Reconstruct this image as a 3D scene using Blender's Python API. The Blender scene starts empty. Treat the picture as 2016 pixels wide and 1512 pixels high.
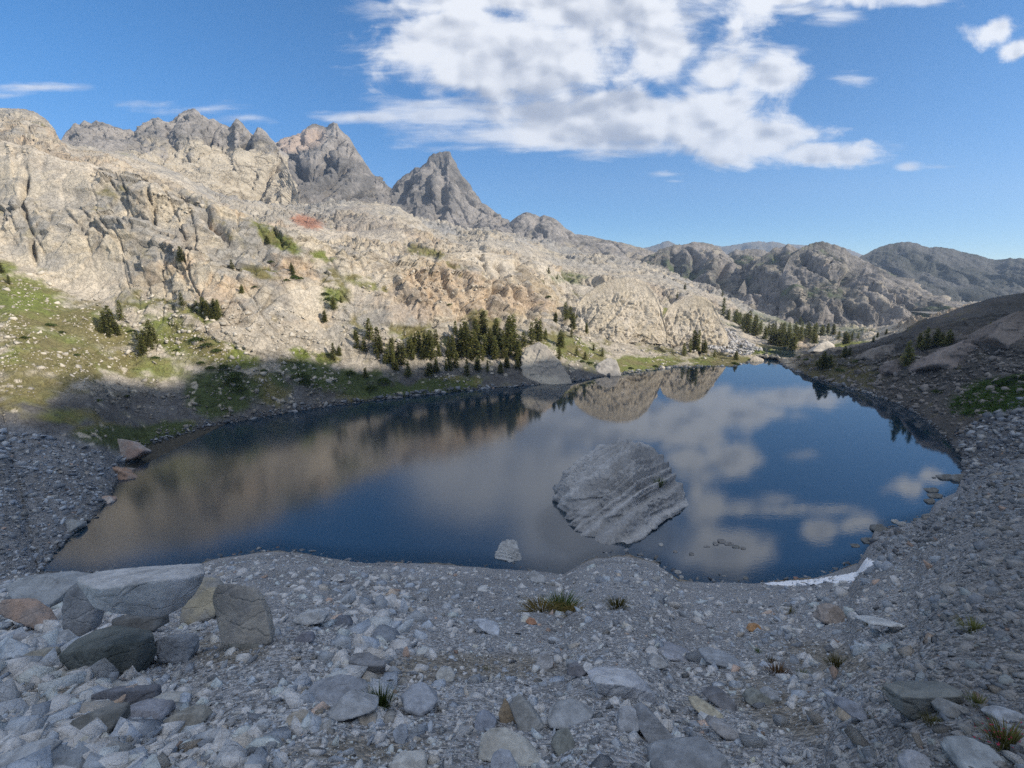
import bpy, bmesh, math, random
import numpy as np
from mathutils import Vector, Matrix
random.seed(7)
RNG = np.random.default_rng(7)
SC = bpy.context.scene
COL = SC.collection

# ------------------------------------------------------------------ camera
F, CX, CY, TP = 940.0, 1008.0, 756.0, 0.213        # focal length in photo pixels, centre, tangent of the downward pitch
TH = math.atan(TP); CT, ST = math.cos(TH), math.sin(TH)
HC = 30.0                                            # eye height above the lake, metres
cam = bpy.data.cameras.new('camera'); camo = bpy.data.objects.new('camera', cam); COL.objects.link(camo)
cam.sensor_width = 36.0; cam.lens = F / 2016 * 36.0
cam.clip_start = 0.1; cam.clip_end = 60000
camo.location = (0, 0, HC); camo.rotation_euler = (math.pi / 2 - TH, 0, 0)
SC.camera = camo

# ------------------------------------------------------------------ sun and exposure
SUN_AZ, SUN_EL = math.radians(112), math.radians(28)
SUNV = np.array([math.sin(SUN_AZ) * math.cos(SUN_EL), math.cos(SUN_AZ) * math.cos(SUN_EL), math.sin(SUN_EL)])
sl = bpy.data.lights.new('sun', 'SUN'); so = bpy.data.objects.new('sun', sl); COL.objects.link(so)
sl.energy = 5.0; sl.angle = math.radians(0.5); sl.color = (1.0, 0.90, 0.76)
so.rotation_euler = Vector(SUNV).to_track_quat('Z', 'Y').to_euler()
SC.view_settings.view_transform = 'Standard'
try: SC.view_settings.look = 'None'
except Exception: pass
SC.view_settings.exposure = 0.5; SC.view_settings.gamma = 1.0
SC.cycles.max_bounces = 6; SC.cycles.transparent_max_bounces = 8; SC.cycles.volume_bounces = 0
SC.cycles.use_denoising = False

# ------------------------------------------------------------------ projection helpers (a = x/y, e = (z-eye)/y)
def ray(px, py):
    u = (px - CX) / F; v = (CY - py) / F; den = CT + v * ST
    return u / den, (v * CT - ST) / den
def at(px, py, d):
    a, e = ray(px, py); return (a * d, d, HC + e * d)
def on_water(px, py):
    a, e = ray(px, py); d = -HC / e; return (a * d, d, 0.0)
def to_px(X, Y, Z):
    dz = Z - HC; dep = np.maximum(Y * CT - dz * ST, 1e-3)
    return CX + F * X / dep, CY - F * (Y * ST + dz * CT) / dep

# ------------------------------------------------------------------ node helpers
class NT:
    def __init__(s, tree): s.t = tree; s.n = tree.nodes; s.l = tree.links
    def new(s, typ, **kw):
        n = s.n.new(typ)
        for k, v in kw.items(): setattr(n, k, v)
        return n
    def put(s, sock, v):
        if hasattr(v, 'is_output'): s.l.new(v, sock)
        else: sock.default_value = v
    def m(s, op, a, b=0.0, c=None, clamp=False):
        n = s.new('ShaderNodeMath', operation=op, use_clamp=clamp); s.put(n.inputs[0], a); s.put(n.inputs[1], b)
        if c is not None: s.put(n.inputs[2], c)
        return n.outputs[0]
    def v(s, op, a, b=(0, 0, 0)):
        n = s.new('ShaderNodeVectorMath', operation=op); s.put(n.inputs[0], a); s.put(n.inputs[1], b)
        return n.outputs['Value'] if op in ('DOT_PRODUCT', 'LENGTH', 'DISTANCE') else n.outputs[0]
    def noise(s, vec, scale, detail=4, rough=0.5, dist=0.0, color=False):
        n = s.new('ShaderNodeTexNoise'); s.put(n.inputs['Vector'], vec); n.inputs['Scale'].default_value = scale
        n.inputs['Detail'].default_value = detail; n.inputs['Roughness'].default_value = rough; n.inputs['Distortion'].default_value = dist
        return n.outputs['Color' if color else 'Fac']
    def ss(s, x, lo, hi, a=0.0, b=1.0):
        n = s.new('ShaderNodeMapRange', interpolation_type='SMOOTHSTEP'); s.put(n.inputs[0], x)
        for i, q in enumerate((lo, hi, a, b)): s.put(n.inputs[i + 1], q)
        return n.outputs[0]
    def mix(s, f, a, b, blend='MIX'):
        n = s.new('ShaderNodeMix', data_type='RGBA', blend_type=blend); s.put(n.inputs[0], f); s.put(n.inputs[6], a); s.put(n.inputs[7], b)
        return n.outputs[2]

# ------------------------------------------------------------------ world: Nishita sky with a field of clouds by direction
wd = bpy.data.worlds.new('World'); SC.world = wd; wd.use_nodes = True
w = NT(wd.node_tree); w.n.clear()
sky = w.new('ShaderNodeTexSky', sky_type='NISHITA'); sky.sun_disc = False
sky.sun_elevation = SUN_EL; sky.sun_rotation = SUN_AZ
sky.altitude = 2800; sky.air_density = 1.0; sky.dust_density = 0.3; sky.ozone_density = 2.0
SKY_K = 0.15
def cloud_field():
    tc = w.new('ShaderNodeTexCoord').outputs['Generated']
    sp = w.new('ShaderNodeSeparateXYZ'); w.l.new(tc, sp.inputs[0])
    x, y, z = sp.outputs
    yy = w.m('MAXIMUM', y, 0.06)
    cb = w.new('ShaderNodeCombineXYZ'); w.put(cb.inputs[0], w.m('DIVIDE', x, yy)); w.put(cb.inputs[1], w.m('DIVIDE', z, yy))
    p = cb.outputs[0]
    up = w.m('MULTIPLY', w.ss(y, 0.08, 0.2), w.ss(z, 0.0, 0.03))
    wa = w.v('SUBTRACT', w.noise(p, 5.0, 5, 0.6, color=True), (0.5, 0.5, 0.5))
    pc = w.v('ADD', p, w.v('MULTIPLY', wa, (0.10, 0.08, 0.0)))
    pw = w.v('ADD', p, w.v('MULTIPLY', wa, (0.05, 0.022, 0.0)))
    def blobs(pp, lst):
        acc = None
        for px, py, rx, ry, k in lst:
            if py > 560:                                   # seen only mirrored in the lake: the cloud stands above the frame
                a, e = ray(px, py); e = -e; rx *= 1.2; ry *= 1.2
            else: a, e = ray(px, py)
            den = CT + (CY - py) / F * ST
            sx, sy = rx / F / den, ry / F / den ** 2
            q = w.v('MULTIPLY', w.v('SUBTRACT', pp, (a, e, 0)), (1 / sx, 1 / sy, 0))
            g = w.m('MULTIPLY', w.m('SUBTRACT', 1.0, w.v('LENGTH', q)), k)
            acc = g if acc is None else w.m('SMOOTH_MAX', acc, g, 0.25)
        return acc
    cum = [(1010,120,330,110,1),(900,75,200,75,1),(1310,95,100,90,1),(1210,235,320,85,1.1),(1390,215,170,85,1),(1510,150,95,62,.9),(1420,130,100,80,.8),
           (1460,275,220,65,1),(1620,312,150,32,1),(1000,5,300,45,.9),(1445,45,30,75,.55),(1540,2,120,22,.8),
           (1950,52,65,34,.8),(1995,88,45,30,.8),(780,100,80,40,.5),
           (1430,1090,110,60,1),(1612,1045,45,30,.8),(1560,1000,75,18,.7),(1690,1030,55,22,.8),(1390,1005,45,45,.8),(1150,1030,190,130,.9)]
    wis = [(900,222,260,48,1),(730,230,130,20,.9),(1010,262,300,40,1),(1200,290,260,30,.8),(800,110,150,60,.5),(80,172,130,16,.55),(10,186,70,12,.5),
           (400,214,150,20,.5),(500,236,90,14,.5),(930,292,190,12,.5),(300,205,90,12,.3),(660,130,80,12,.25),(1682,160,60,22,.6),(1785,331,40,14,.75),(1310,345,70,10,.6),(1325,356,40,6,.5),(1850,330,60,6,.35),(760,15,120,40,.4),(1790,4,110,18,.9),(1645,36,80,24,.8),(1560,20,120,26,.8),(1480,110,110,50,.7),(1640,300,150,40,.7)]
    C = blobs(pc, cum); S = blobs(pw, wis)
    pn = w.v('MULTIPLY', p, (1.0, 1.5, 1.0))
    n1 = w.noise(pn, 7.0, 10, 0.66, 0.7)
    pst = w.v('MULTIPLY', w.v('ADD', p, (0.3, 0.1, 0)), (1.0, 5.5, 1.0))
    n2 = w.noise(pst, 7.0, 7, 0.6, 0.3)
    C = w.m('MINIMUM', w.m('MULTIPLY', C, 2.1), 1.45)
    def billow(pp):                                             # heaped, cauliflower relief
        acc = None
        for sc_, k in ((11.0, .62), (27.0, .38)):
            vo = w.new('ShaderNodeTexVoronoi', feature='SMOOTH_F1'); w.put(vo.inputs['Vector'], pp); vo.inputs['Scale'].default_value = sc_; vo.inputs['Smoothness'].default_value = .35
            q = w.m('MULTIPLY', vo.outputs['Distance'], k); acc = q if acc is None else w.m('ADD', acc, q)
        return acc
    pq = w.v('ADD', pn, w.v('MULTIPLY', wa, (.09, .07, 0)))
    b0 = billow(pq); b1 = billow(w.v('ADD', pq, (.016, .026, 0)))
    dc = w.m('ADD', C, w.m('MULTIPLY', w.m('SUBTRACT', n1, 0.52), w.m('SUBTRACT', 3.0, w.m('MULTIPLY', w.m('MAXIMUM', C, 0.0), 1.5))))
    dc = w.m('ADD', dc, w.m('MULTIPLY', w.m('SUBTRACT', 0.40, b0), 0.8))
    dc = w.m('ADD', dc, w.m('MULTIPLY', w.m('SUBTRACT', n2, 0.55), 1.0))
    ds = w.m('ADD', S, w.m('MULTIPLY', w.m('SUBTRACT', n2, 0.55), 1.5))
    ac = w.m('POWER', w.ss(dc, -0.05, 0.95), 1.15); as_ = w.m('MULTIPLY', w.ss(ds, 0.0, 0.75), 0.80)
    al = w.m('SUBTRACT', 1.0, w.m('MULTIPLY', w.m('SUBTRACT', 1.0, ac), w.m('SUBTRACT', 1.0, as_)))
    al = w.m('MULTIPLY', al, up)
    # thickness towards the sun (up and to the right) decides how grey the cloud is
    pn2 = w.v('ADD', pn, (0.030, 0.055, 0.0))
    n1b = w.noise(pn2, 7.0, 8, 0.62, 0.25)
    lit = w.m('MULTIPLY', w.m('SUBTRACT', n1, n1b), .55)
    lit = w.m('ADD', lit, w.m('MULTIPLY', w.m('SUBTRACT', b1, b0), 1.0))
    grey = blobs(p, [(1080,195,300,55,1),(1230,270,230,55,.9),(1330,310,150,26,.6),(980,150,170,50,.7),(1430,1100,80,40,.6),(1150,1050,160,100,.9)])
    gm = w.ss(w.m('ADD', grey, w.m('MULTIPLY', w.m('SUBTRACT', w.noise(pn, 3.0, 4, 0.5), 0.5), 1.2)), -0.3, 1.0)
    thick = w.ss(dc, 0.3, 2.0)
    br = w.m('ADD', 0.84, lit)
    br = w.m('SUBTRACT', br, w.m('MULTIPLY', gm, 0.42))
    br = w.m('SUBTRACT', br, w.m('MULTIPLY', w.m('SUBTRACT', thick, .5), 0.16))
    br = w.m('MINIMUM', w.m('MAXIMUM', br, 0.30), 1.0)
    colr = w.mix(w.ss(br, 0.28, 0.95), (0.32, 0.35, 0.42, 1), (0.70, 0.71, 0.735, 1))
    # unseen bright cloud overhead and behind, added to lift fill light in the shade
    dv = w.v('MULTIPLY', tc, (1.0, 1.0, 1.6))
    nb = w.noise(dv, 2.2, 6, 0.6, 0.2)
    bk = w.m('MULTIPLY', w.ss(w.m('ADD', nb, w.m('MULTIPLY', z, .15)), 0.51, 0.65), w.ss(w.m('SUBTRACT', z, w.m('MULTIPLY', y, .35)), 0.40, 0.58))
    bcol = w.mix(w.ss(w.noise(dv, 3.1, 6, .6), .35, .65), (.52, .55, .60, 1), (.85, .85, .85, 1))
    return w.m('MAXIMUM', al, bk), w.mix(bk, colr, bcol)
al, ccol = cloud_field()
hs = w.new('ShaderNodeHueSaturation'); hs.inputs['Saturation'].default_value = 1.38; w.put(hs.inputs['Color'], sky.outputs[0])
skyc = w.v('MULTIPLY', hs.outputs[0], (SKY_K * .80,) * 3)
mixed = w.mix(al, skyc, ccol)
bg = w.new('ShaderNodeBackground'); w.put(bg.inputs[0], mixed); bg.inputs[1].default_value = 1.0
ow = w.new('ShaderNodeOutputWorld'); w.l.new(bg.outputs[0], ow.inputs[0])
wd.cycles.sampling_method = 'MANUAL'; wd.cycles.sample_map_resolution = 256
# ------------------------------------------------------------------ numpy noise
def _h(x, y, z, sd):
    h = x.astype(np.uint32) * np.uint32(0x8da6b343) ^ y.astype(np.uint32) * np.uint32(0xd8163841) ^ z.astype(np.uint32) * np.uint32(0xcb1ab31f) ^ np.uint32((sd * 0x9e3779b1) & 0xffffffff)
    h ^= h >> np.uint32(15); h *= np.uint32(0x2c1b3c6d); h ^= h >> np.uint32(12); h *= np.uint32(0x297a2d39); h ^= h >> np.uint32(15)
    return h.astype(np.float32) * np.float32(1 / 4294967296.0)
def vn(x, y, z, sd=0):
    x = np.asarray(x, np.float32); y = np.asarray(y, np.float32); z = np.asarray(z, np.float32)
    x, y, z = np.broadcast_arrays(x, y, z)
    xi = np.floor(x).astype(np.int32); yi = np.floor(y).astype(np.int32); zi = np.floor(z).astype(np.int32)
    fx = x - xi; fy = y - yi; fz = z - zi
    fx = fx * fx * (3 - 2 * fx); fy = fy * fy * (3 - 2 * fy); fz = fz * fz * (3 - 2 * fz)
    def L(a, b, t): return a + (b - a) * t
    r = L(L(L(_h(xi, yi, zi, sd), _h(xi + 1, yi, zi, sd), fx), L(_h(xi, yi + 1, zi, sd), _h(xi + 1, yi + 1, zi, sd), fx), fy),
          L(L(_h(xi, yi, zi + 1, sd), _h(xi + 1, yi, zi + 1, sd), fx), L(_h(xi, yi + 1, zi + 1, sd), _h(xi + 1, yi + 1, zi + 1, sd), fx), fy), fz)
    return r * 2 - 1
_R = np.array([[0.80, 0.36, -0.48], [-0.60, 0.48, -0.64], [0.0, 0.80, 0.60]], np.float32)
def rot(x, y, z):
    return (_R[0, 0] * x + _R[0, 1] * y + _R[0, 2] * z, _R[1, 0] * x + _R[1, 1] * y + _R[1, 2] * z, _R[2, 0] * x + _R[2, 1] * y + _R[2, 2] * z)
def fbm(x, y, z, octs=4, sd=0, gain=0.5, ridged=False):
    s = 0; amp = 1.0; tot = 0
    for i in range(octs):
        x, y, z = rot(x, y, z)
        n = vn(x + 13.7 * i, y, z, sd + i)
        if ridged: n = 1 - 2 * np.abs(n)
        s = s + amp * n; tot += amp
        x = x * 2.03; y = y * 2.03; z = z * 2.03; amp *= gain
    return s / tot
def blocks(x, y, z, sd=0):                        # constant per rotated cell: joint-bounded blocks
    x, y, z = rot(x, y, z)
    return _h(np.floor(x).astype(np.int32), np.floor(y).astype(np.int32), np.floor(z).astype(np.int32), sd) * 2 - 1
def cracks(n, wd): return np.exp(-(n / wd) ** 2)
def sst(x, lo, hi):
    t = np.clip((x - lo) / (hi - lo), 0, 1); return t * t * (3 - 2 * t)

# ------------------------------------------------------------------ object helpers
def put_tag(o, label=None, cat=None, group=None, kind=None):
    for k, v in (('label', label), ('category', cat), ('group', group), ('kind', kind)):
        if v: o[k] = v
    return o
def mesh_np(name, V, faces, mats, tint=None, smooth=False, parent=None):
    """V (n,3); faces (m,3 or 4) int; tint (n,3) albedo per vertex"""
    V = np.asarray(V, np.float32); faces = np.asarray(faces, np.int32)
    me = bpy.data.meshes.new(name); k = faces.shape[1]
    me.vertices.add(len(V)); me.vertices.foreach_set('co', V.ravel())
    me.loops.add(faces.size); me.loops.foreach_set('vertex_index', faces.ravel())
    me.polygons.add(len(faces)); me.polygons.foreach_set('loop_start', np.arange(0, faces.size, k, dtype=np.int32))
    me.polygons.foreach_set('loop_total', np.full(len(faces), k, np.int32))
    me.update(calc_edges=True)
    if tint is not None:
        at_ = me.attributes.new('tint', 'FLOAT_COLOR', 'POINT')
        c4 = np.ones((len(V), 4), np.float32); c4[:, :3] = tint; at_.data.foreach_set('color', c4.ravel())
    if smooth: me.polygons.foreach_set('use_smooth', np.ones(len(faces), bool))
    for m in (mats if isinstance(mats, (list, tuple)) else [mats]): me.materials.append(m)
    o = bpy.data.objects.new(name, me); COL.objects.link(o)
    if parent: o.parent = parent
    return o
def grid_faces(nr, nc):
    i = np.arange(nr - 1)[:, None] * nc + np.arange(nc - 1)[None, :]
    return np.stack([i, i + 1, i + nc + 1, i + nc], -1).reshape(-1, 4)

# ------------------------------------------------------------------ materials
def principled(name, rough=0.9, spec=0.25):
    m = bpy.data.materials.new(name); m.use_nodes = True; n = NT(m.node_tree); b = n.n['Principled BSDF']
    b.inputs['Roughness'].default_value = rough; b.inputs['Specular IOR Level'].default_value = spec
    return m, n, b
def ground_material(name, sc, bump, detail=8, var=0.5, crack=0.0, speck=0.0):
    """albedo from the surface's own tint attribute, mottled by noise; relief by bump. sc = base noise frequency per metre"""
    m, n, b = principled(name)
    tint = n.new('ShaderNodeAttribute', attribute_name='tint').outputs['Color']
    co = n.new('ShaderNodeTexCoord').outputs['Object']
    n1 = n.noise(co, sc, detail, 0.68, 0.3); n2 = n.noise(co, sc * 6.3, 5, 0.7)
    f = n.m('ADD', n.m('MULTIPLY', n.m('SUBTRACT', n1, 0.5), 2.0 * var), n.m('MULTIPLY', n.m('SUBTRACT', n2, 0.5), 1.6 * var))
    f = n.m('MAXIMUM', n.m('ADD', 1.0, f), 0.25)
    cb = n.new('ShaderNodeCombineXYZ'); [n.put(cb.inputs[i], f) for i in range(3)]
    colr = n.v('MULTIPLY', tint, cb.outputs[0])
    hgt = n.m('ADD', n1, n.m('MULTIPLY', n2, 0.3))
    if crack:
        vo = n.new('ShaderNodeTexVoronoi', feature='DISTANCE_TO_EDGE'); 
        wv = n.v('ADD', co, n.v('MULTIPLY', n.v('SUBTRACT', n.noise(co, sc * 1.5, 4, 0.6, color=True), (0.5, 0.5, 0.5)), (1.6 / sc,) * 3))
        n.put(vo.inputs['Vector'], n.v('MULTIPLY', wv, (1.0, 1.0, 0.6))); vo.inputs['Scale'].default_value = sc * 1.7
        ed = n.ss(vo.outputs['Distance'], 0.0, 0.10)
        hgt = n.m('ADD', hgt, n.m('MULTIPLY', ed, crack))
    if speck:
        vo = n.new('ShaderNodeTexVoronoi', feature='F1'); n.put(vo.inputs['Vector'], co); vo.inputs['Scale'].default_value = sc * 9
        rs = n.new('ShaderNodeSeparateColor'); n.l.new(vo.outputs['Color'], rs.inputs[0])
        g = n.m('ADD', 1 - speck * 0.5, n.m('MULTIPLY', rs.outputs[0], speck))
        cb2 = n.new('ShaderNodeCombineXYZ'); [n.put(cb2.inputs[i], g) for i in range(3)]
        colr = n.v('MULTIPLY', colr, cb2.outputs[0])
        hgt = n.m('SUBTRACT', hgt, n.m('MULTIPLY', vo.outputs['Distance'], 0.8))
    n.put(b.inputs['Base Color'], colr)
    bp = n.new('ShaderNodeBump'); bp.inputs['Strength'].default_value = 1.0; bp.inputs['Distance'].default_value = bump; n.put(bp.inputs['Height'], hgt)
    n.put(b.inputs['Normal'], bp.outputs[0])
    return m
M_SCREE = ground_material('scree_ground', 2.6, 0.06, speck=1.1)
M_FARSCREE = ground_material('scree_slope_far', 0.9, 0.15, speck=0.8)
M_HILL = ground_material('granite_hillside', 0.45, 0.5, var=0.42, crack=0.22)
M_MOUNT = ground_material('mountain_rock', 0.05, 4.0, var=0.4, crack=0.15)
M_FAR = ground_material('far_hill_rock', 0.08, 2.5, var=0.45, crack=0.2)
M_ROCK = ground_material('lake_rock', 0.9, 0.10, var=0.45, crack=0.15)
M_BED = ground_material('lake_bed_stone', 1.2, 0.05)

# colours (albedo)
CREAM = np.array([.47, .415, .325]); TAN = np.array([.40, .335, .245]); GREY = np.array([.28, .27, .25]); PALE = np.array([.56, .50, .41])
DARK = np.array([.205, .185, .165]); SCREE = np.array([.325, .33, .34]); MEADOW = np.array([.14, .175, .03]); OLIVE = np.array([.17, .15, .06])
RUST = np.array([.34, .16, .10]); SOIL = np.array([.25, .225, .185]); DGREEN = np.array([.05, .075, .02]); PINK = np.array([.36, .28, .24])
def lerp3(c0, c1, f): return c0 + (c1 - c0) * f[..., None]

# ------------------------------------------------------------------ lofted sheets: feature curves in order of distance
def curve(pts):
    r = []
    for p in pts:
        q = on_water(p[0], p[1]) if p[2] == 'w' else at(*p)
        r.append((q[0] / q[1], q[1], q[2]))
    r.sort(); r = np.array(r); return r[:, 0], r[:, 1], r[:, 2]
def ev(cv, A): return np.interp(A, cv[0], cv[1]), np.interp(A, cv[0], cv[2])
def blur_rows(M, n, keep):
    B = M.copy()
    for _ in range(n):
        B[1:-1] = B[1:-1] * 0.5 + 0.25 * (B[:-2] + B[2:])
    return B * (1 - keep) + M * keep
def normals(X, Y, Z):
    def d(M, ax): return np.gradient(M, axis=ax)
    ax, ay, az = d(X, 1), d(Y, 1), d(Z, 1); bx, by, bz = d(X, 0), d(Y, 0), d(Z, 0)
    nx = ay * bz - az * by; ny = az * bx - ax * bz; nz = ax * by - ay * bx
    l = np.sqrt(nx * nx + ny * ny + nz * nz) + 1e-9
    return nx / l, ny / l, nz / l
def box(px, py, cx, cy, rx, ry, rotd=0):
    c, s = math.cos(math.radians(rotd)), math.sin(math.radians(rotd)); dx, dy = px - cx, py - cy
    return np.clip(1.25 - np.sqrt(((dx * c + dy * s) / rx) ** 2 + ((-dx * s + dy * c) / ry) ** 2), 0, 1)

# the shoreline: near (K1) and far (K4)
K1 = curve([(-500,1170,38),(-150,1150,39),(0,1143,40),(60,1135,43),(75,1130,'w'),(200,1135,'w'),(300,1130,'w'),(400,1112,'w'),(440,1098,'w'),(500,1088,'w'),(560,1085,'w'),(620,1094,'w'),
            (700,1107,'w'),(800,1109,'w'),(880,1113,'w'),(950,1120,'w'),(1060,1127,'w'),(1110,1130,'w'),(1140,1112,'w'),(1175,1096,'w'),(1240,1094,'w'),(1290,1106,'w'),(1315,1130,'w'),(1335,1146,'w'),
            (1500,1148,'w'),(1600,1141,'w'),(1690,1112,'w'),(1712,1075,'w'),(1722,1042,'w'),(1800,1028,'w'),(1832,1010,'w'),(1845,990,'w'),(1885,968,'w'),(1893,930,'w'),(2016,905,61),(2300,860,60)])
K4 = curve([(-500,1000,52),(-150,1050,46),(0,1110,42.5),(60,1132,43.3),(76,1128,'w'),(112,1085,'w'),(165,1035,'w'),(215,985,'w'),(232,940,'w'),(245,912,'w'),(278,880,'w'),(330,862,'w'),(420,838,'w'),(520,820,'w'),(640,800,'w'),
            (760,785,'w'),(900,770,'w'),(1050,758,'w'),(1120,752,'w'),(1230,735,'w'),(1330,722,'w'),(1400,721,'w'),(1440,722,'w'),(1470,714,'w'),(1500,704,'w'),(1528,706,'w'),(1545,722,'w'),(1600,744,'w'),(1680,767,'w'),
            (1750,787,'w'),(1800,812,'w'),(1850,850,'w'),(1888,890,'w'),(1895,915,'w'),(2016,885,66),(2300,840,66)])
K5 = curve([(-500,560,105),(-150,520,116),(0,515,119),(100,562,120),(220,575,123),(330,588,124),(400,560,127),(520,598,129),(640,638,136),(760,640,141),(870,620,153),(1000,612,173),(1080,640,178),(1160,655,184),
            (1300,668,202),(1420,693,196),(1480,700,192),(1530,703,186),(1556,712,176),(1580,712,168),(1640,716,154),(1700,724,142),(1760,735,130),(1850,740,115),(1950,740,103),(2016,742,97),(2300,720,90)])
K6 = curve([(-500,230,165),(-150,240,172),(0,255,152),(60,262,153),(120,283,154),(200,298,155),(260,318,155),(330,350,155),(420,395,155),(500,430,156),(580,452,158),(680,475,164),(780,490,174),(880,484,190),(960,478,206),
            (1010,497,214),(1075,548,224),(1110,595,232),(1150,612,225),(1230,612,225),(1300,628,228),(1360,636,232),(1430,658,232),(1470,678,225),(1500,690,218),(1540,698,208),(1575,701,192),(1610,700,180),(1660,695,172),
            (1720,683,166),(1780,662,160),(1830,633,156),(1890,608,152),(1950,590,147),(2016,578,142),(2300,470,135)])
K8 = curve([(-500,180,330),(-150,200,340),(0,215,330),(30,212,330),(46,213,330),(66,219,330),(85,232,330),(105,254,330),(122,280,332),(140,290,338),(200,297,350),(250,306,360),(300,326,370),(350,346,380),(420,386,400),(480,402,410),
            (560,412,420),(600,418,428),(640,412,430),(680,409,430),(740,408,430),(780,415,430),(815,436,430),(850,462,430),(900,474,430),(960,468,430),(1000,480,430),(1050,500,420),(1100,522,410),(1150,535,400),(1250,548,400),
            (1350,575,400),(1420,602,400),(1480,628,400),(1560,648,400),(1650,655,400),(1750,650,400),(1850,640,400),(2016,620,400),(2300,600,400)])
K9 = curve([(-500,290,480),(0,300,480),(130,296,480),(250,311,480),(330,345,485),(420,392,500),(500,403,560),(600,414,620),(700,428,640),(790,437,700),(870,447,720),(940,452,720),(1000,462,640),(1100,482,600),(1200,505,600),
            (1330,545,600),(1450,585,580),(1600,612,580),(1800,605,600),(2016,590,600),(2300,590,600)])

AS = 0.0023
A = np.arange(-1.72, 1.72, AS); NC = len(A)
d1, z1 = ev(K1, A); d4, z4 = ev(K4, A); d5, z5 = ev(K5, A); d6, z6 = ev(K6, A); d8, z8 = ev(K8, A); d9, z9 = ev(K9, A)
d4 = np.maximum(d4, d1 + 0.8)
wgap = d4 - d1
dep = np.minimum(6.0, 0.28 * np.maximum(wgap - 0.8, 0) * 0.25) * (np.minimum(z1, z4) < 0.5)
d2 = d1 + wgap * 0.28; z2 = z1 + (z4 - z1) * .28 - dep
d3 = d1 + wgap * 0.80; z3 = z1 + (z4 - z1) * .8 - dep
z1 = z1 + np.where(z1 < .3, 0.0, 0)
d7 = d6 + 45; z7 = np.maximum(z6 - 2.5, np.minimum(1.0, z6))
z7 = np.minimum(z7, z6 + 0.5)
d10 = np.full(NC, 1500.0); z10 = np.minimum(z9, HC) - 60
d0 = np.full(NC, 0.55); z0 = np.full(NC, HC - 1.62)
ds = [d0, d1, d2, d3, d4, d5, d6, d7, d8, d9, d10]; zs = [z0, z1, z2, z3, z4, z5, z6, z7, z8, z9, z10]
nrows = [300, 16, 10, 14, 230, 210, 24, 110, 80, 6]
DR, ZR, BND, TT = [], [], [], []
for b in range(10):
    t = np.arange(nrows[b]) / nrows[b]
    if b == 9: t = np.append(t, 1.0)
    t = t[:, None]
    if b == 0: DD = d0 * (d1 / d0) ** t
    else: DD = ds[b] + (ds[b + 1] - ds[b]) * t; tt = t
    if b == 0:                                                   # one even scree slope, running out flat where the shore lies farther
        m0 = (HC - 1.62 - z1) / d1; kk = np.exp(-(np.arange(-90, 91) / 34.0) ** 2); kk /= kk.sum()
        m0 = np.maximum(np.convolve(np.pad(m0, 90, mode='edge'), kk, 'valid'), m0)
        pl = HC - 1.62 - m0 * DD; tl = z1 + 0.05 * (d1 - DD)
        ZZ = 0.5 * (pl + tl + np.sqrt((pl - tl) ** 2 + .6 * np.minimum(1, (d1 - DD) / 6)))
    else: ZZ = zs[b] + (zs[b + 1] - zs[b]) * tt
    DR.append(DD); ZR.append(ZZ); BND.append(np.full(len(t), b)); TT.append(t[:, 0])
D = np.concatenate(DR); Z = np.concatenate(ZR); BAND = np.concatenate(BND); TV = np.concatenate(TT); NR = len(D)
RS = {b: int(np.argmax(BAND == b)) for b in range(10)}          # first row of each band
keep = np.zeros((NR, 1))
rows = np.arange(NR)
for b, wdt in ((1, 10), (4, 10), (8, 5)): keep[:, 0] = np.maximum(keep[:, 0], np.exp(-((rows - RS[b]) / wdt) ** 2))
keep[BAND == 0] = 1
keep = keep * np.ones_like(D)
dry = np.clip((np.minimum(z1, z4) - .4) / 1.2, 0, 1)[None, :]     # no lake here: let the valley floor round off
nearsh = np.exp(-((rows - RS[4] + 18) / 60.0) ** 2)[:, None]
keep = keep * (1 - dry * nearsh)
D = blur_rows(D, 120, keep); Z = blur_rows(Z, 120, keep)
X = A[None, :] * D; Y = D
nx, ny, nz = normals(X, Y, Z)
PX0, PY0 = to_px(X, Y, Z)
# relief, metres along the normal
def bandamp(vals):                                              # value at each of the 11 curves
    return np.interp(rows, [RS[b] for b in range(10)] + [NR - 1], vals)[:, None]
hill = np.zeros_like(D)
am = bandamp([0, 0.05, 0, 0, 0.12, 1.0, 0.9, 0.8, .75, .8, 1.0])
am = am * (1 - .25 * np.exp(-((rows - RS[6] - 10) / 22.0) ** 2))[:, None]
am = am * np.where(BAND == 4, 0.35 + 0.65 * TV, 1.0)[:, None]
fw = slice(RS[4], NR)
x_, y_, z_ = X[fw].astype(np.float32), Y[fw].astype(np.float32), Z[fw].astype(np.float32)
sc = np.clip(y_ / 200.0, 0.5, 3.0)                              # coarser relief farther off
wx = fbm(x_ / 30, y_ / 30, z_ / 30, 3, 5); wz = fbm(x_ / 26, y_ / 26, z_ / 26, 3, 9)
big = fbm(x_ / 46, y_ / 46, z_ / 34, 3, 11) * 4.5
mid = fbm((x_ + 4 * wx) / 14, y_ / 14, (z_ + 4 * wz) / 10, 4, 21, ridged=True) * 1.7
fine = fbm(x_ / 3.2, y_ / 3.2, z_ / 3.2, 3, 31, gain=.6) * 0.75
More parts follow.
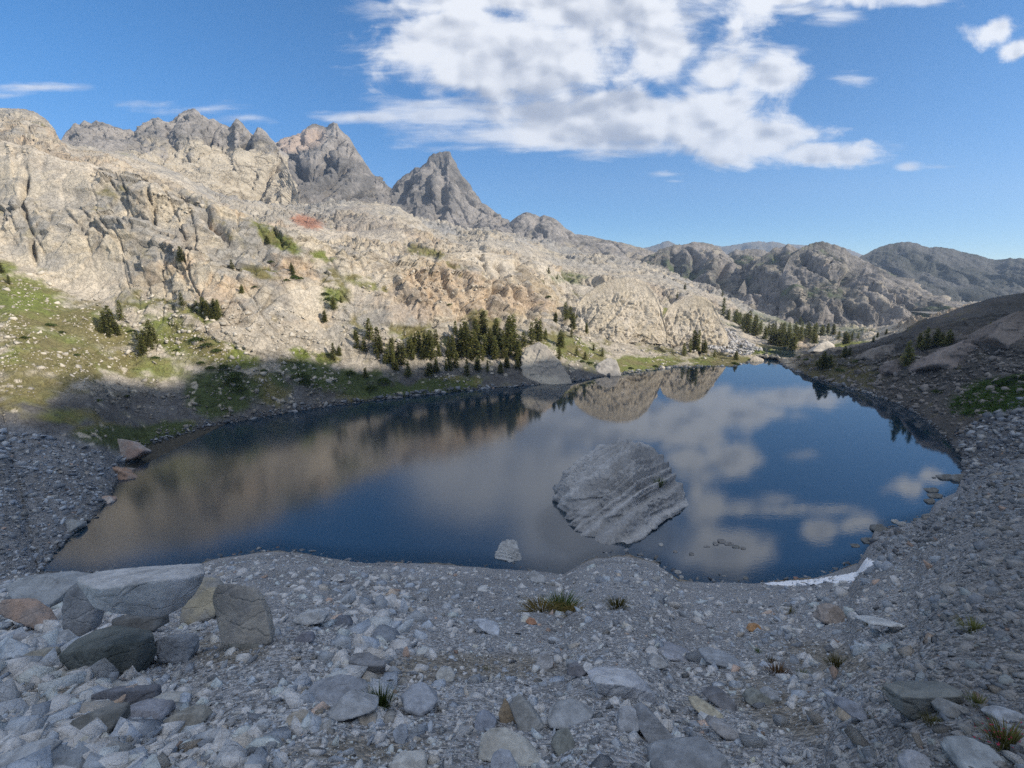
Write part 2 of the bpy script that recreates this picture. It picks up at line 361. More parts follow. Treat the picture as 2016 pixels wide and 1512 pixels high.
# joints: steep cracks leaning down to the right, and a second gentler set
q1 = (x_ * 0.80 + z_ * 0.52 + 3.0 * wx); q2 = (x_ * -0.35 + z_ * 0.95 + 3 * wz)
j1 = fbm(q1 / 9, y_ / 60, q2 / 55, 3, 41); j2 = fbm(q1 / 60, y_ / 60, q2 / 8, 2, 51)
jm = sst(fbm(x_ / 60, y_ / 60, z_ / 60, 2, 61), -0.25, 0.25)
crk = -(cracks(j1, 0.06) * 4.2 * jm + cracks(j2, 0.04) * 1.8 + cracks(fbm(q1 / 3.4, y_ / 22, q2 / 20, 2, 45), .06) * 1.3)
bl = blocks((x_ + 3 * wx) / 7.5, y_ / 7.5, (z_ + 3 * wz) / 5.0, 71) * 1.6 + blocks((x_ + 2 * wx) / 3.1, y_ / 3.1, (z_ + 2 * wz) / 2.2, 73) * 1.1
slab = sst(fbm(x_ / 34, y_ / 34, z_ / 26, 3, 301) + .15 * wz, -.12, .16)            # smooth glaciated slabs between the broken ground
tq = (z_ + .30 * x_ + 7 * wz) / 15.0; tfr = tq - np.floor(tq)
terr = (sst(tfr, 0, .72) - sst(tfr, .72, 1.0) - .5) * 3.2 * sst(fbm(x_ / 50, y_ / 50, z_ / 50, 2, 305), -.3, .2)
def px_line(pts, wd):                                           # named gullies and cracks, cut where the photo shows them
    m = np.zeros(x_.shape, np.float32); px, py = PX0[fw], PY0[fw]
    px = px + 9 * wx + 4 * wz + 5 * brk
    for (ax, ay), (bx, by) in zip(pts[:-1], pts[1:]):
        t = np.clip(((px - ax) * (bx - ax) + (py - ay) * (by - ay)) / ((bx - ax) ** 2 + (by - ay) ** 2), 0, 1)
        m = np.maximum(m, np.exp(-((px - ax - t * (bx - ax)) ** 2 + (py - ay - t * (by - ay)) ** 2) / wd ** 2))
    return m * (y_ < 330) * (.25 + .75 * sst(brk, -.25, .2))
brk = fbm(x_ / 7, y_ / 7, z_ / 5, 3, 311); gul = 0
for pts, wd, dp in [([(50,345),(46,400),(62,450),(66,515)],5,4.5),([(300,385),(304,455)],4,3.5),([(230,300),(300,345),(370,400),(450,470),(540,520)],8,5),
        ([(855,505),(890,570),(934,645)],5,5),([(948,492),(972,545),(1000,585)],6,6),([(985,515),(1010,556),(1040,600),(1052,625)],5,5.5),([(1018,505),(1040,560),(1062,605)],4.5,5),([(700,520),(740,570),(800,600)],6,2.5),([(560,520),(600,570)],5,2.5),
        ([(350,440),(372,500),(380,545)],3,1.8),([(800,500),(830,540),(845,590)],5,3)]:
    gul = gul - dp * px_line(pts, wd)
rough_k = 1 - .78 * slab
hill[fw] = (big + (mid + bl + crk) * rough_k + terr + gul) * am[fw] * np.minimum(sc, 2.0) ** 0.6 + fine * np.maximum(am[fw], 0.35) * (1 - .6 * slab)
SLAB = np.zeros_like(D, dtype=np.float32); SLAB[fw] = slab
far = (np.maximum(TV, 0) * (BAND == 7) + (BAND == 8))[fw][:, None]
hill[fw] *= 1 - .75 * np.exp(-((rows[fw] - RS[8]) / 26.0) ** 2)[:, None] * (D[fw] < 420)
hill[fw] -= 1.6 * np.exp(-((rows[fw] - RS[6]) / 40.0) ** 2)[:, None] * (X[fw] / D[fw] < .1)
hill[fw] += far * sst(X[fw] / D[fw], -.85, -.6) * fbm(x_ / 85, y_ / 85, z_ / 60, 4, 81, ridged=True) * 6
# gentle ground on the right bank and round the outlet
soft = sst(X[fw] / D[fw], 0.36, 0.46) * (D[fw] < 235)
hill[fw] *= 1 - 0.45 * soft
# foreground: humps and hollows of the scree
fg = slice(0, RS[1])
x_, y_ = X[fg].astype(np.float32), Y[fg].astype(np.float32)
amp = np.clip(y_ / 6, 0.25, 1.0) * np.clip((d1[None, :] - y_) / 5, 0, 1)
hill[fg] = (fbm(x_ / 4.5, y_ / 4.5, 0 * x_, 3, 91) * 0.30 + fbm(x_ / 1.1, y_ / 1.1, 0 * x_, 3, 95) * 0.09) * amp + fbm(x_ / .3, y_ / .3, 0 * x_, 2, 97) * 0.02
sh = np.exp(-((rows - RS[1]) / 14.0) ** 2)[:, None] + np.exp(-((rows - RS[4]) / 10.0) ** 2)[:, None]
hill += sh * fbm(X / 2.2, Y / 2.2, 0 * X, 3, 99) * 0.22
X = X + nx * hill; Y = Y + ny * hill; Z = Z + nz * hill
nx, ny, nz = normals(X, Y, Z)
PX, PY = to_px(X, Y, Z)
ELEV = np.maximum.accumulate((Z - HC) / Y, axis=0)
AC = X / Y
def hit(px, py, rmin=0):
    """first terrain point seen at a photo pixel"""
    a, e = ray(px, py); c = int(np.clip(round((a - A[0]) / AS), 0, NC - 1))
    col = ELEV[rmin:, c] if rmin == 0 else np.maximum.accumulate((Z[rmin:, c] - HC) / Y[rmin:, c])
    r = int(np.searchsorted(col, e)) + rmin; r = min(r, NR - 1)
    return np.array([X[r, c], Y[r, c], Z[r, c]]), (r, c)
# ------------------------------------------------------------------ albedo of the ground: rock, scree, grass
def tint_ground():
    T = np.empty(X.shape + (3,), np.float32)
    xs, ys, zs_ = X.astype(np.float32), Y.astype(np.float32), Z.astype(np.float32)
    nA = fbm(xs / 40, ys / 40, zs_ / 25, 4, 201); nB = fbm(xs / 9, ys / 9, zs_ / 7, 4, 205); nC = fbm(xs / 2.0, ys / 2.0, zs_ / 2.0, 3, 209)
    rock = lerp3(CREAM, TAN, sst(nA + .5 * nB, -.25, .35)); rock = lerp3(rock, GREY, sst(nB - .6 * nA, -.02, .35) * .9); rock = lerp3(rock, PALE, sst(nC + .4 * nB, .15, .6) * .6)
    rock = lerp3(rock, np.array([.46, .33, .215]), sst(fbm(xs / 22, ys / 30, zs_ / 16, 3, 217) + .3 * nC, .12, .45) * .55)
    rock = lerp3(rock, PALE * .93, SLAB * sst(nA, -.5, .2) * .85)
    strk = sst(fbm(xs / 4.5, ys / 5, zs_ / 26, 3, 213) + .35 * nA, .08, .42) * (1 - .4 * SLAB); rock = lerp3(rock, np.array([.24, .215, .185]), strk * .62)
    # farther rock is greyer
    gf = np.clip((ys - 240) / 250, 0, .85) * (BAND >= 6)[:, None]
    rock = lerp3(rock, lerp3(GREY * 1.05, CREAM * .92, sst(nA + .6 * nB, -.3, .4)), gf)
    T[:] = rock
    low = (BAND == 4)[:, None] * (1 - sst(TV, .75, 1.0))[:, None]
    rub = lerp3(PALE * .78, SOIL * 1.15, sst(nC, -.35, .3))                      # rubble slope under the cliffs
    T[:] = lerp3(T, rub, low * .8)
    T[:] = lerp3(T, lerp3(SCREE * .22, SCREE * .40, sst(nC, -.4, .4)), sst(PY - (745 + .0 * PX) + 14 * nB - .09 * np.maximum(0, 500 - PX) + .05 * np.maximum(0, PX - 500), -16, 20) * low * (AC < .2) * .9)  # grey scree fan, its colour lowered further to deepen the ridge's shade
    # grass, where the slope carries it
    G = np.zeros(X.shape, np.float32)
    for (cx, cy, rx, ry, rt, k) in [(40,590,95,62,10,1.3),(120,690,130,45,15,1.1),(30,700,60,40,0,.9),(190,640,140,40,12,.8),(330,650,110,60,35,.9),(430,690,95,26,12,1.25),(470,712,50,20,0,1.0),(400,620,60,30,25,.75),
            (300,720,120,40,8,.7),(555,475,85,18,30,1.25),(620,500,60,14,15,.9),(520,540,55,14,10,.85),(655,585,42,34,10,1.0),(720,560,90,16,20,.6),(840,497,52,12,12,1.1),(880,520,40,10,10,.5),(245,300,30,8,20,.6),(450,420,16,6,30,.5),
            (590,695,35,18,15,1.15),(640,705,30,14,0,1.0),(430,770,65,50,0,1.15),(610,730,70,30,25,1.0),(520,760,50,30,0,.6),(760,770,90,18,-4,.9),(860,762,90,18,-6,1.0),(700,745,60,20,0,.7),(230,860,90,22,10,1.0),(330,845,60,18,-10,.8),
            (830,660,160,45,5,.5),(960,650,90,60,0,.6),(1130,690,90,40,10,.75),(1260,715,110,20,-4,1.1),(1420,712,90,16,0,1.1),(1300,690,70,20,15,.6),(1220,600,20,40,30,.3),(1310,620,14,40,10,.8),(1500,690,60,12,0,1.0),(1110,550,40,14,0,.8),(1140,580,40,20,30,.6),
            (0,530,50,22,0,1.0),(120,820,80,24,0,.75),(60,770,70,40,0,.7)]:
        G = np.maximum(G, k * box(PX, PY, cx, cy, rx, ry, rt))
    G = G * sst(BAND, 3.5, 4.0)[:, None] * (D < 420)
    gm = sst(G + .75 * nB + .45 * nC - .22 * np.abs(hill), .12, .62)
    gcol = lerp3(MEADOW, OLIVE, sst(nB + .5 * nA + .5 * nC, -.35, .4))
    heath_shade = 0
    for (cx, cy, rx, ry) in [(430,775,80,55),(610,738,80,30),(700,748,80,26),(810,768,130,22),(230,862,100,24),(330,845,70,20)]: heath_shade = np.maximum(heath_shade, box(PX, PY, cx, cy, rx, ry))
    gcol = lerp3(gcol, DGREEN * 1.1, sst(heath_shade + .3 * nB, .1, .5) * .9)      # heath and willow low on the slope, colour darkened to deepen the shade
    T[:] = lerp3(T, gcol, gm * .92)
    st = sst(nC + .5 * vn(xs / .9, ys / .9, zs_ / .9, 231), .52, .75) * (BAND == 4)[:, None]
    T[:] = lerp3(T, PALE, st * .8)
    # rust band, grey screes below the peaks
    T[:] = lerp3(T, RUST, sst(box(PX, PY, 605, 437, 42, 16, 14) + .35 * nC, .3, .7) * (D > 250) * .9)
    T[:] = lerp3(T, np.array([.30, .29, .27]), sst(box(PX, PY, 865, 458, 60, 26, 8) * (D > 430) + .2 * nB, .3, .7))
    T[:] = lerp3(T, DARK * 1.35, sst(box(PX, PY, 720, 440, 150, 34, 8) * (D > 260) * (D < 560) + .45 * nB, .45, .95) * .6)
    T[:] = lerp3(T, DARK * 1.4, sst(box(PX, PY, 820, 620, 80, 30, 20) * (D < 260) + .3 * nC, .4, .9) * .35)
    # far valley and ramps: shrub greens
    vg = sst(box(PX, PY, 1560, 640, 260, 40, 4) + box(PX, PY, 1120, 548, 60, 18, 5) + .9 * nB, .5, 1.2) * (D > 235)
    T[:] = lerp3(T, DGREEN * 1.5, vg * .6)
    T[:] = lerp3(T, np.array([.23, .24, .07]), sst(box(PX, PY, 1670, 682, 75, 10, -6) + .15 * nC, .2, .6) * (D > 165))
    # right bank
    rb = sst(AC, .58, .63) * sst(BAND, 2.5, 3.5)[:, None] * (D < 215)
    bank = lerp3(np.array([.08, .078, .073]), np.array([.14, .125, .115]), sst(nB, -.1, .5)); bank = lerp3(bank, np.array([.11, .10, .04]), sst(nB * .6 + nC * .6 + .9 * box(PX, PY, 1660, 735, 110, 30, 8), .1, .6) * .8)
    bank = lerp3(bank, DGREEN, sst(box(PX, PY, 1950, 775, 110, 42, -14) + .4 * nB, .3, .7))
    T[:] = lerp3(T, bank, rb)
    # scree: near, left and right
    scr = lerp3(SCREE, SCREE * .78, sst(nB, -.3, .4)); scr = lerp3(scr, SCREE * 1.35, sst(nC, .2, .6) * .6)
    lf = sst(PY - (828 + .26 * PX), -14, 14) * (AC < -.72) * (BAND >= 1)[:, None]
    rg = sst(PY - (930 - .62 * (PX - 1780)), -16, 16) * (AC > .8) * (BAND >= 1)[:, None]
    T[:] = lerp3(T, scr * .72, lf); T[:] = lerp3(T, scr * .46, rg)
    fgm = (BAND == 0)[:, None].astype(np.float32)
    soil = sst(box(PX, PY, 470, 1280, 130, 50) + box(PX, PY, 900, 1310, 260, 40) + box(PX, PY, 1560, 1420, 190, 60, 30) + box(PX, PY, 1640, 1300, 170, 40, 10) + box(PX, PY, 700, 1480, 200, 40) + box(PX, PY, 120, 1370, 160, 30) + .6 * nC + .3 * nB, .25, .8)
    fcol = lerp3(scr, SOIL * .95, soil * .8)
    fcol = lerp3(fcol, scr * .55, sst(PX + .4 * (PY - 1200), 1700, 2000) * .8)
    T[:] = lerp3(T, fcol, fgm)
    bed = (BAND[:, None] >= 1) & (BAND[:, None] <= 3) & (Z < 0.0)
    T[:] = np.where(bed[..., None], np.array([.16, .15, .12]), T)
    wet = np.exp(-np.clip(Z - .02, 0, 9) / .22) * (Z < 1.2) * (BAND >= 1)[:, None] * (BAND <= 4)[:, None] * (D < 215)
    T *= (1 - .55 * wet)[..., None]
    return T.astype(np.float32)
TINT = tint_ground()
def sub(name, r0, r1, c0, c1, mat, kind='structure', st=1):
    r = slice(r0, r1 + 1); c = slice(c0, c1 + 1)
    V = np.stack([X[r, c], Y[r, c], Z[r, c]], -1); nr, nc = V.shape[:2]
    return put_tag(mesh_np(name, V.reshape(-1, 3), grid_faces(nr, nc), mat, TINT[r, c].reshape(-1, 3)), kind=kind)
cS = int(round((0.575 - A[0]) / AS))                            # the outlet splits left hillside from right bank
sub('ground', 0, RS[1], 0, NC - 1, M_SCREE)
sub('lake_bed', RS[1], RS[4], 0, NC - 1, M_FARSCREE)
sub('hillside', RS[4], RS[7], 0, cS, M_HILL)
sub('lakeshore_slope', RS[4], RS[7], cS, NC - 1, M_FARSCREE)
sub('valley', RS[7], NR - 1, 0, NC - 1, M_FAR)

# ------------------------------------------------------------------ ridges: mountains, far hills, domes
def H_JAG(xx, H, sd):
    xx = xx.astype(np.float32); return (fbm(xx / 16, 0 * xx, 0 * xx, 3, sd + 90, gain=.7, ridged=True)) * H * .20
def ridge(name, skyl, base, mat, nr=160, step=0.0022, rib=(60, 14), rnd=1.0, back=0.5, c0=GREY, c1=DARK, seed=0, kind='structure', lab=None, cat=None, grp=None, stretch=3.0, tintf=None, drop=0.6, lean=0.0, blk=1.0, GUL=1.3):
    ks, kb = curve(skyl), curve(base)
    a0, a1 = max(ks[0][0], kb[0][0]), min(ks[0][-1], kb[0][-1])
    n = max(24, int((a1 - a0) / step)); a = np.linspace(a0, a1, n)
    dS, zS = ev(ks, a); dB, zB = ev(kb, a)
    zS = zS + H_JAG(a * dS, rib[1], seed) * np.minimum(1, np.minimum(np.arange(n), np.arange(n)[::-1]) / 20.0)
    zB = zB - 2 - .03 * (zS - zB); zS = np.maximum(zS, zB + .05)
    t = np.linspace(0, 1, nr)[:, None]
    DD = dB + (dS - dB) * t ** rnd; ZZ = zB + (zS - zB) * (1 - (1 - t) ** (1.0 / rnd) if rnd != 1.0 else t)
    nb = max(16, nr // 3); tb = (np.arange(1, nb + 1) / nb)[:, None]
    DD = np.concatenate([DD, dS + (dS - dB) * back * tb]); ZZ = np.concatenate([ZZ, zS + (zB - zS) * drop * tb ** 1.1])
    XX = a * DD; YY = DD.copy()
    nx, ny, nz = normals(XX, YY, ZZ)
    L, H = rib
    x, y, z = XX.astype(np.float32), YY.astype(np.float32), ZZ.astype(np.float32)
    xl = x + lean * z
    wq = fbm(x / (L * 1.2), y / (L * 1.2), z / (L * 2), 3, seed + 1)
    f = fbm((xl + L * .45 * wq) / L, y / (L * 1.5), z / (L * stretch), 4, seed + 3, ridged=True) * H
    f += fbm(x / (L * .3), y / (L * .3), z / (L * .3 * max(1, stretch * .5)), 4, seed + 13, gain=.62) * H * .38
    f += (blocks((x + L * .3 * wq) / (L * .22), y / (L * .3), z / (L * .26), seed + 23) * .13 + blocks((x + L * .2 * wq) / (L * .09), y / (L * .12), z / (L * .11), seed + 25) * .08) * H * blk
    f -= cracks(fbm((xl + L * .3 * wq) / (L * .42), y / L, z / (L * stretch * .9), 2, seed + 33), .05) * H * .42
    ed = np.minimum(1, np.minimum(np.arange(n), np.arange(n)[::-1]) / 12.0)[None, :]
    f *= ed
    tall = np.concatenate([t, 1 + tb])
    f -= cracks(fbm((xl + L * .25 * wq) / (L * .8), y / (L * 2), z / (L * stretch * 1.6), 2, seed + 37), .10) * H * GUL * ed
    f *= 1 - .97 * np.exp(-((tall - 1) / .11) ** 2)
    f += ed * (.05 * H) * fbm(x / (L * .07), y / (L * .07), z / (L * .1), 2, seed + 71)
    XX += nx * f; YY += ny * f; ZZ += nz * f * .6
    n1 = fbm(x / (L * .8), y / (L * .8), z / (L * 1.2), 4, seed + 43); n2 = fbm(x / (L * .12), y / (L * .12), z / (L * .2), 3, seed + 47)
    T = lerp3(np.asarray(c0), np.asarray(c1), sst(n1 + .5 * n2, -.35, .35))
    if tintf: 
        px, py = to_px(XX, YY, ZZ); T = tintf(T, px, py, n1, n2, f / H)
    o = mesh_np(name, np.stack([XX, YY, ZZ], -1).reshape(-1, 3), grid_faces(*XX.shape), mat, T.reshape(-1, 3))
    return put_tag(o, lab, cat, grp, kind)
MG = np.array([.265, .245, .225]); MD = np.array([.145, .138, .13])
def tf_pinn(T, px, py, n1, n2, f):
    T = lerp3(T, CREAM * .9, sst((py - 268) / 60 + n1 * .9 + .5 * n2 + .3 * np.exp(-((px - 410) / 90) ** 2), .35, 1.0)); return T
def tf_two(T, px, py, n1, n2, f):
    T = lerp3(T, np.array([.36, .29, .24]), sst(box(px, py, 590, 275, 60, 26, -12) + .2 * n2, .2, .6))
    return lerp3(T, TAN * .9, sst((py - 360) / 90 + .8 * n1 + .3 * n2, .4, 1.0) * .6)
ridge('mountain', [(112,296,560),(122,272,600),(130,260,620),(140,251,630),(150,243,640),(158,247,640),(166,237,640),(172,240,640),(180,244,640),(190,240,640),(200,242,640),(212,246,640),(222,250,640),(232,255,640),(240,261,640),(246,264,640),(251,256,640),(256,254,640),
      (261,268,640),(268,259,640),(285,246,640),(300,236,645),(312,234,645),(322,240,645),(332,249,645),(338,240,645),(345,230,645),(358,222,645),(372,218,645),(384,216,645),(392,222,645),(400,233,645),(408,236,645),(420,238,645),(432,243,645),
      (445,248,645),(454,253,645),(460,240,645),(465,234,645),(470,237,645),(478,246,645),(488,262,645),(497,273,645),(502,258,645),(508,253,645),(516,256,645),(525,265,645),(535,281,645),(548,300,640),(570,340,600),(590,392,560)],
      [(112,300,478),(250,312,480),(330,346,485),(420,393,500),(500,404,560),(590,412,555)], M_MOUNT, 190, .0020, (42, 15), c0=MG * 1.15, c1=MD * 1.15, seed=300, tintf=tf_pinn, stretch=2.2, lean=-.25)
ridge('mountain', [(500,345,760),(515,310,800),(530,290,840),(545,282,860),(560,272,870),(580,266,880),(600,255,885),(612,247,890),(625,246,890),(637,251,890),(645,250,885),(652,247,880),(658,243,875),(664,245,875),(670,258,875),(680,266,875),(690,276,875),(702,295,875),(715,315,870),
      (730,338,865),(745,355,860),(757,368,850),(768,384,830),(778,402,790),(790,432,730)], [(500,404,600),(600,416,622),(700,430,642),(790,442,702)], M_MOUNT, 190, .0018, (58, 20), c0=MG, c1=MD, seed=340, tintf=tf_two, stretch=3.2, lean=-.2)
ridge('mountain', [(752,410,800),(762,386,850),(775,366,880),(790,352,890),(805,342,900),(818,332,900),(830,328,900),(840,324,900),(845,309,900),(855,302,900),(866,300,900),(878,298,900),(886,302,900),(890,312,900),(897,328,900),(905,343,900),(915,355,895),(925,372,890),
      (935,388,885),(945,400,880),(955,402,875),(965,410,870),(975,418,865),(985,428,850),(995,435,820),(1010,450,740)], [(752,434,690),(800,440,702),(870,449,722),(940,454,722),(1010,462,640)], M_MOUNT, 180, .0018, (62, 17), c0=MG, c1=MD * 1.1, seed=380, stretch=3.0, lean=.25)
def tf_hill(T, px, py, n1, n2, f):
    return lerp3(T, CREAM * .8, sst(n1 * .8 + n2 * .6 + (py - 470) / 120, .1, .8) * .8)
ridge('mountain', [(975,468,650),(990,450,740),(1003,439,760),(1020,426,780),(1035,418,780),(1042,419,780),(1055,424,780),(1063,428,780),(1070,424,780),(1080,426,780),(1090,430,780),(1098,435,780),(1105,442,780),(1115,451,780),(1130,460,780),(1160,465,780),(1200,474,780),(1240,482,780),
      (1280,494,770),(1310,504,760),(1360,535,700)], [(975,475,640),(1100,486,600),(1200,510,600),(1360,560,600)], M_FAR, 90, .0022, (40, 8), c0=MG * 1.1, c1=MD * 1.2, seed=420, stretch=1.4, tintf=tf_hill)
# far rounded granite hills on the right
FH0, FH1 = np.array([.25, .23, .21]), np.array([.10, .098, .092])
def tf_far(T, px, py, n1, n2, f):
    T = lerp3(T, DGREEN * 1.8, sst(n1 * .9 - n2 * .5 + .3 * np.maximum(0, -f), .15, .7) * .55)
    return lerp3(T, CREAM * .9, sst(n2 + .4 * f, .2, .7) * .6)
kw = dict(mat=M_FAR, rib=(48, 17), rnd=1.25, c0=FH0, c1=FH1, stretch=.9, tintf=tf_far, back=.8)
ridge('far_hill', [(1240,560,560),(1270,512,640),(1300,493,680),(1330,484,690),(1355,480,690),(1380,479,690),(1400,482,690),(1420,492,690),(1437,508,680),(1455,535,640),(1480,590,560)], [(1240,575,540),(1330,570,545),(1400,585,540),(1480,605,540)], nr=110, seed=460, **kw)
ridge('far_hill', [(1400,545,660),(1425,508,720),(1450,493,740),(1480,493,740),(1505,495,740),(1525,505,740),(1550,540,690)], [(1400,590,560),(1480,600,560),(1550,610,560)], nr=100, seed=480, **kw)
ridge('far_hill', [(1450,580,520),(1475,535,580),(1490,516,610),(1512,497,620),(1530,487,625),(1550,483,625),(1570,488,625),(1590,498,620),(1612,518,600),(1650,570,540),(1680,620,480)], [(1450,615,470),(1550,625,460),(1680,640,450)], nr=120, seed=500, **kw)
ridge('far_hill', [(1530,560,520),(1555,505,560),(1580,488,575),(1600,481,580),(1620,480,580),(1640,484,580),(1665,494,575),(1690,506,570),(1715,520,560),(1760,548,530),(1810,580,490),(1860,605,450),(1930,650,400),(1990,668,380)], [(1530,640,430),(1620,652,410),(1700,656,390),(1800,660,370),(1900,665,360),(1990,672,350)], nr=150, seed=520, **kw)
ridge('far_hill', [(1640,560,760),(1680,514,850),(1715,495,900),(1740,484,920),(1765,478,930),(1790,477,930),(1810,482,930),(1830,488,930),(1850,487,930),(1880,492,930),(1920,502,920),(1960,512,910),(1985,509,900),(2016,510,900),(2100,500,900),(2300,520,880)], [(1640,625,620),(1800,630,600),(2016,630,600),(2300,640,600)],
      nr=120, seed=540, mat=M_FAR, rib=(60, 11), rnd=1.2, c0=np.array([.105, .105, .10]), c1=np.array([.06, .064, .055]), stretch=.8, back=.8)
ridge('distant_mountains', [(1180,514,2600),(1240,494,2600),(1280,486,2600),(1300,480,2600),(1315,474,2600),(1328,481,2600),(1345,484,2600),(1375,478,2600),(1420,486,2600),(1450,482,2600),(1475,478,2600),(1492,476,2600),(1510,477,2600),(1525,477,2600),(1550,482,2600),(1600,484,2600),(1640,482,2600),(1665,489,2600),(1690,499,2600),(1740,514,2600),(1900,524,2600)],
      [(1180,560,2200),(1900,560,2200)], M_MOUNT, 40, .003, (200, 26), c0=np.array([.2, .18, .15]), c1=np.array([.15, .14, .11]), seed=560, stretch=2)
# granite domes on the far shore
def tf_dome(T, px, py, n1, n2, f):
    return lerp3(T, GREY * .85, sst(n2 - .5 * f - n1 * .3, .2, .7) * .6)
dk = dict(mat=M_HILL, rnd=1.7, c0=PALE * .92, c1=CREAM, GUL=.5, rib=(9, 1.9), stretch=.9, tintf=tf_dome, back=.9, blk=1.6, step=.0014)
ridge('granite_dome', [(1118,662,192),(1128,628,197),(1138,598,200),(1152,580,203),(1175,563,205),(1200,553,206),(1230,547,207),(1252,548,207),(1272,556,207),(1288,575,205),(1300,605,203),(1312,650,198)], [(1118,668,186),(1150,667,184),(1215,662,186),(1260,660,190),(1312,668,196)], nr=130, seed=580, lean=-.7,
      lab='larger pale granite dome with dark diagonal cracks on the far shore', cat='rock dome', kind='thing', **dk)
ridge('granite_dome', [(1296,665,205),(1305,630,208),(1316,605,211),(1330,593,213),(1348,585,214),(1366,581,214),(1388,585,214),(1403,597,213),(1416,625,210),(1434,664,206)], [(1296,670,200),(1360,672,200),(1434,672,202)], nr=110, seed=600,
      lab='smaller smooth cream granite dome just left of the grey talus fan', cat='rock dome', kind='thing', lean=-.4, **dk)

# ------------------------------------------------------------------ the ridge behind the right shoulder whose shade covers the lake
RD = 300.0; RU = np.array([math.sin(SUN_AZ), math.cos(SUN_AZ)]); RV = np.array([-RU[1], RU[0]])
def ridge_sw(p):                                                # where a point's sun ray crosses the ridge plane: along it, height
    p = np.asarray(p); s = p[..., 0] * RV[0] + p[..., 1] * RV[1]; q = RD - (p[..., 0] * RU[0] + p[..., 1] * RU[1])
    return s, p[..., 2] + q * math.tan(SUN_EL)
def shade_ridge():
    s = np.arange(-420, 380, 3.0)
    prof = []
    for q in [(0,826),(50,834),(85,815),(98,770),(125,745),(200,742),(260,752),(330,766),(360,745),(385,722),(430,712),(480,706),(540,700),(600,706),(650,716),(690,728),(730,728),(760,722),(850,716),(930,716),(1000,716),(1030,722),(1055,712),(1080,712)]:
        sq, wq = ridge_sw(hit(*q)[0]); prof.append((float(sq), float(wq)))
    w0 = prof[0]; prof += [(w0[0] - 440, 150), (w0[0] - 270, w0[1] - 8), (w0[0] - 20, w0[1])]
    for q in [(1135,742),(1200,733),(1300,722),(1400,716),(1500,700),(1550,705),(1640,690)]:
        sq, wq = ridge_sw(hit(*q)[0]); prof.append((float(sq), float(wq) - 5))
    we = max(p[0] for p in prof); prof += [(we + 30, 118), (we + 75, 70), (we + 140, 15)]
    prof.sort()
    wv = np.interp(s, [p[0] for p in prof], [p[1] for p in prof])
    tf = np.linspace(0, 1, 70)[:, None]; tb = np.linspace(0, 1, 40)[1:, None]
    q = np.concatenate([(RD - 175) + 175 * tf + 0 * s, RD + 220 * tb + 0 * s]); S = q * 0 + s
    base = 12 + 0 * s
    Zr = np.concatenate([base + (wv - base) * (0.35 * tf + 0.65 * tf ** 2.2), wv + (base - wv) * (0.6 * tb + 0.4 * tb ** 2)])
    f = fbm(S / 45, q / 45, Zr / 60, 4, 700, ridged=True) * 9 * np.minimum(1, np.abs(q - RD) / 25)
    q2 = q - f; Xr = q2 * RU[0] + S * RV[0]; Yr = q2 * RU[1] + S * RV[1]
    T = lerp3(GREY, DARK, sst(fbm(S / 30, q / 30, Zr / 30, 3, 705), -.3, .4))
    put_tag(mesh_np('mountain', np.stack([Xr, Yr, Zr], -1).reshape(-1, 3), grid_faces(*Xr.shape), M_FAR, T.reshape(-1, 3)), kind='structure')
shade_ridge()

# ------------------------------------------------------------------ lake water
def water():
    xs = np.arange(-62, 132, .6); ys = np.arange(36, 226, .6)
    Xw, Yw = np.meshgrid(xs, ys); a = Xw / Yw
    dn = Yw - np.interp(a, A, d1); df = np.interp(a, A, d4) - Yw
    rockd = np.hypot(Xw - 11.5, Yw - 55) - 8
    depth = np.clip(np.minimum(np.minimum(dn * .22, df * .45), np.maximum(rockd, .0) * .3 + .5), 0, 8)
    m, n, b = principled('lake_water', .03, .5)
    dp = n.new('ShaderNodeAttribute', attribute_name='tint').outputs['Color']
    sx = n.new('ShaderNodeSeparateColor'); n.l.new(dp, sx.inputs[0])
    co = n.new('ShaderNodeTexCoord').outputs['Object']
    n.put(b.inputs['Base Color'], (.006, .022, .040, 1)); b.inputs['IOR'].default_value = WATER_IOR
    calm = n.noise(n.v('MULTIPLY', co, (.02, .03, 0)), 1.0, 3, .5)
    zone = n.ss(n.v('DOT_PRODUCT', co, (.80, .25, 0)), 5.0, 55.0)       # breeze on the near left half, calm to the right
    rf = n.m('ADD', n.m('MULTIPLY', n.m('SUBTRACT', 1.0, zone), n.m('ADD', .10, n.m('MULTIPLY', calm, .08))), .006)
    n.put(b.inputs['Roughness'], rf)
    w1 = n.noise(n.v('MULTIPLY', co, (1.0, 1.6, 1)), 1.6, 4, .6); w2 = n.noise(n.v('MULTIPLY', co, (.5, 1.2, 1)), .25, 3, .5)
    bp = n.new('ShaderNodeBump'); bp.inputs['Strength'].default_value = 1.0
    bp.inputs['Distance'].default_value = 1.0
    n.put(bp.inputs['Height'], n.m('ADD', n.m('MULTIPLY', w1, .0022), n.m('MULTIPLY', w2, .005)))
    n.put(b.inputs['Normal'], bp.outputs[0])
    tr = n.new('ShaderNodeBsdfTransparent'); tr.inputs[0].default_value = (.75, .86, .84, 1)
    mx = n.new('ShaderNodeMixShader'); n.put(mx.inputs[0], n.ss(sx.outputs[0], .03, .9, .70, 1.0)); n.l.new(tr.outputs[0], mx.inputs[1]); n.l.new(b.outputs[0], mx.inputs[2])
    n.l.new(mx.outputs[0], n.n['Material Output'].inputs[0])
    V = np.stack([Xw, Yw, 0 * Xw], -1).reshape(-1, 3)
    T = np.repeat(depth.reshape(-1, 1), 3, 1)
    put_tag(mesh_np('water', V, grid_faces(*Xw.shape), m, T, smooth=True), kind='structure')
WATER_IOR = 2.25
water()
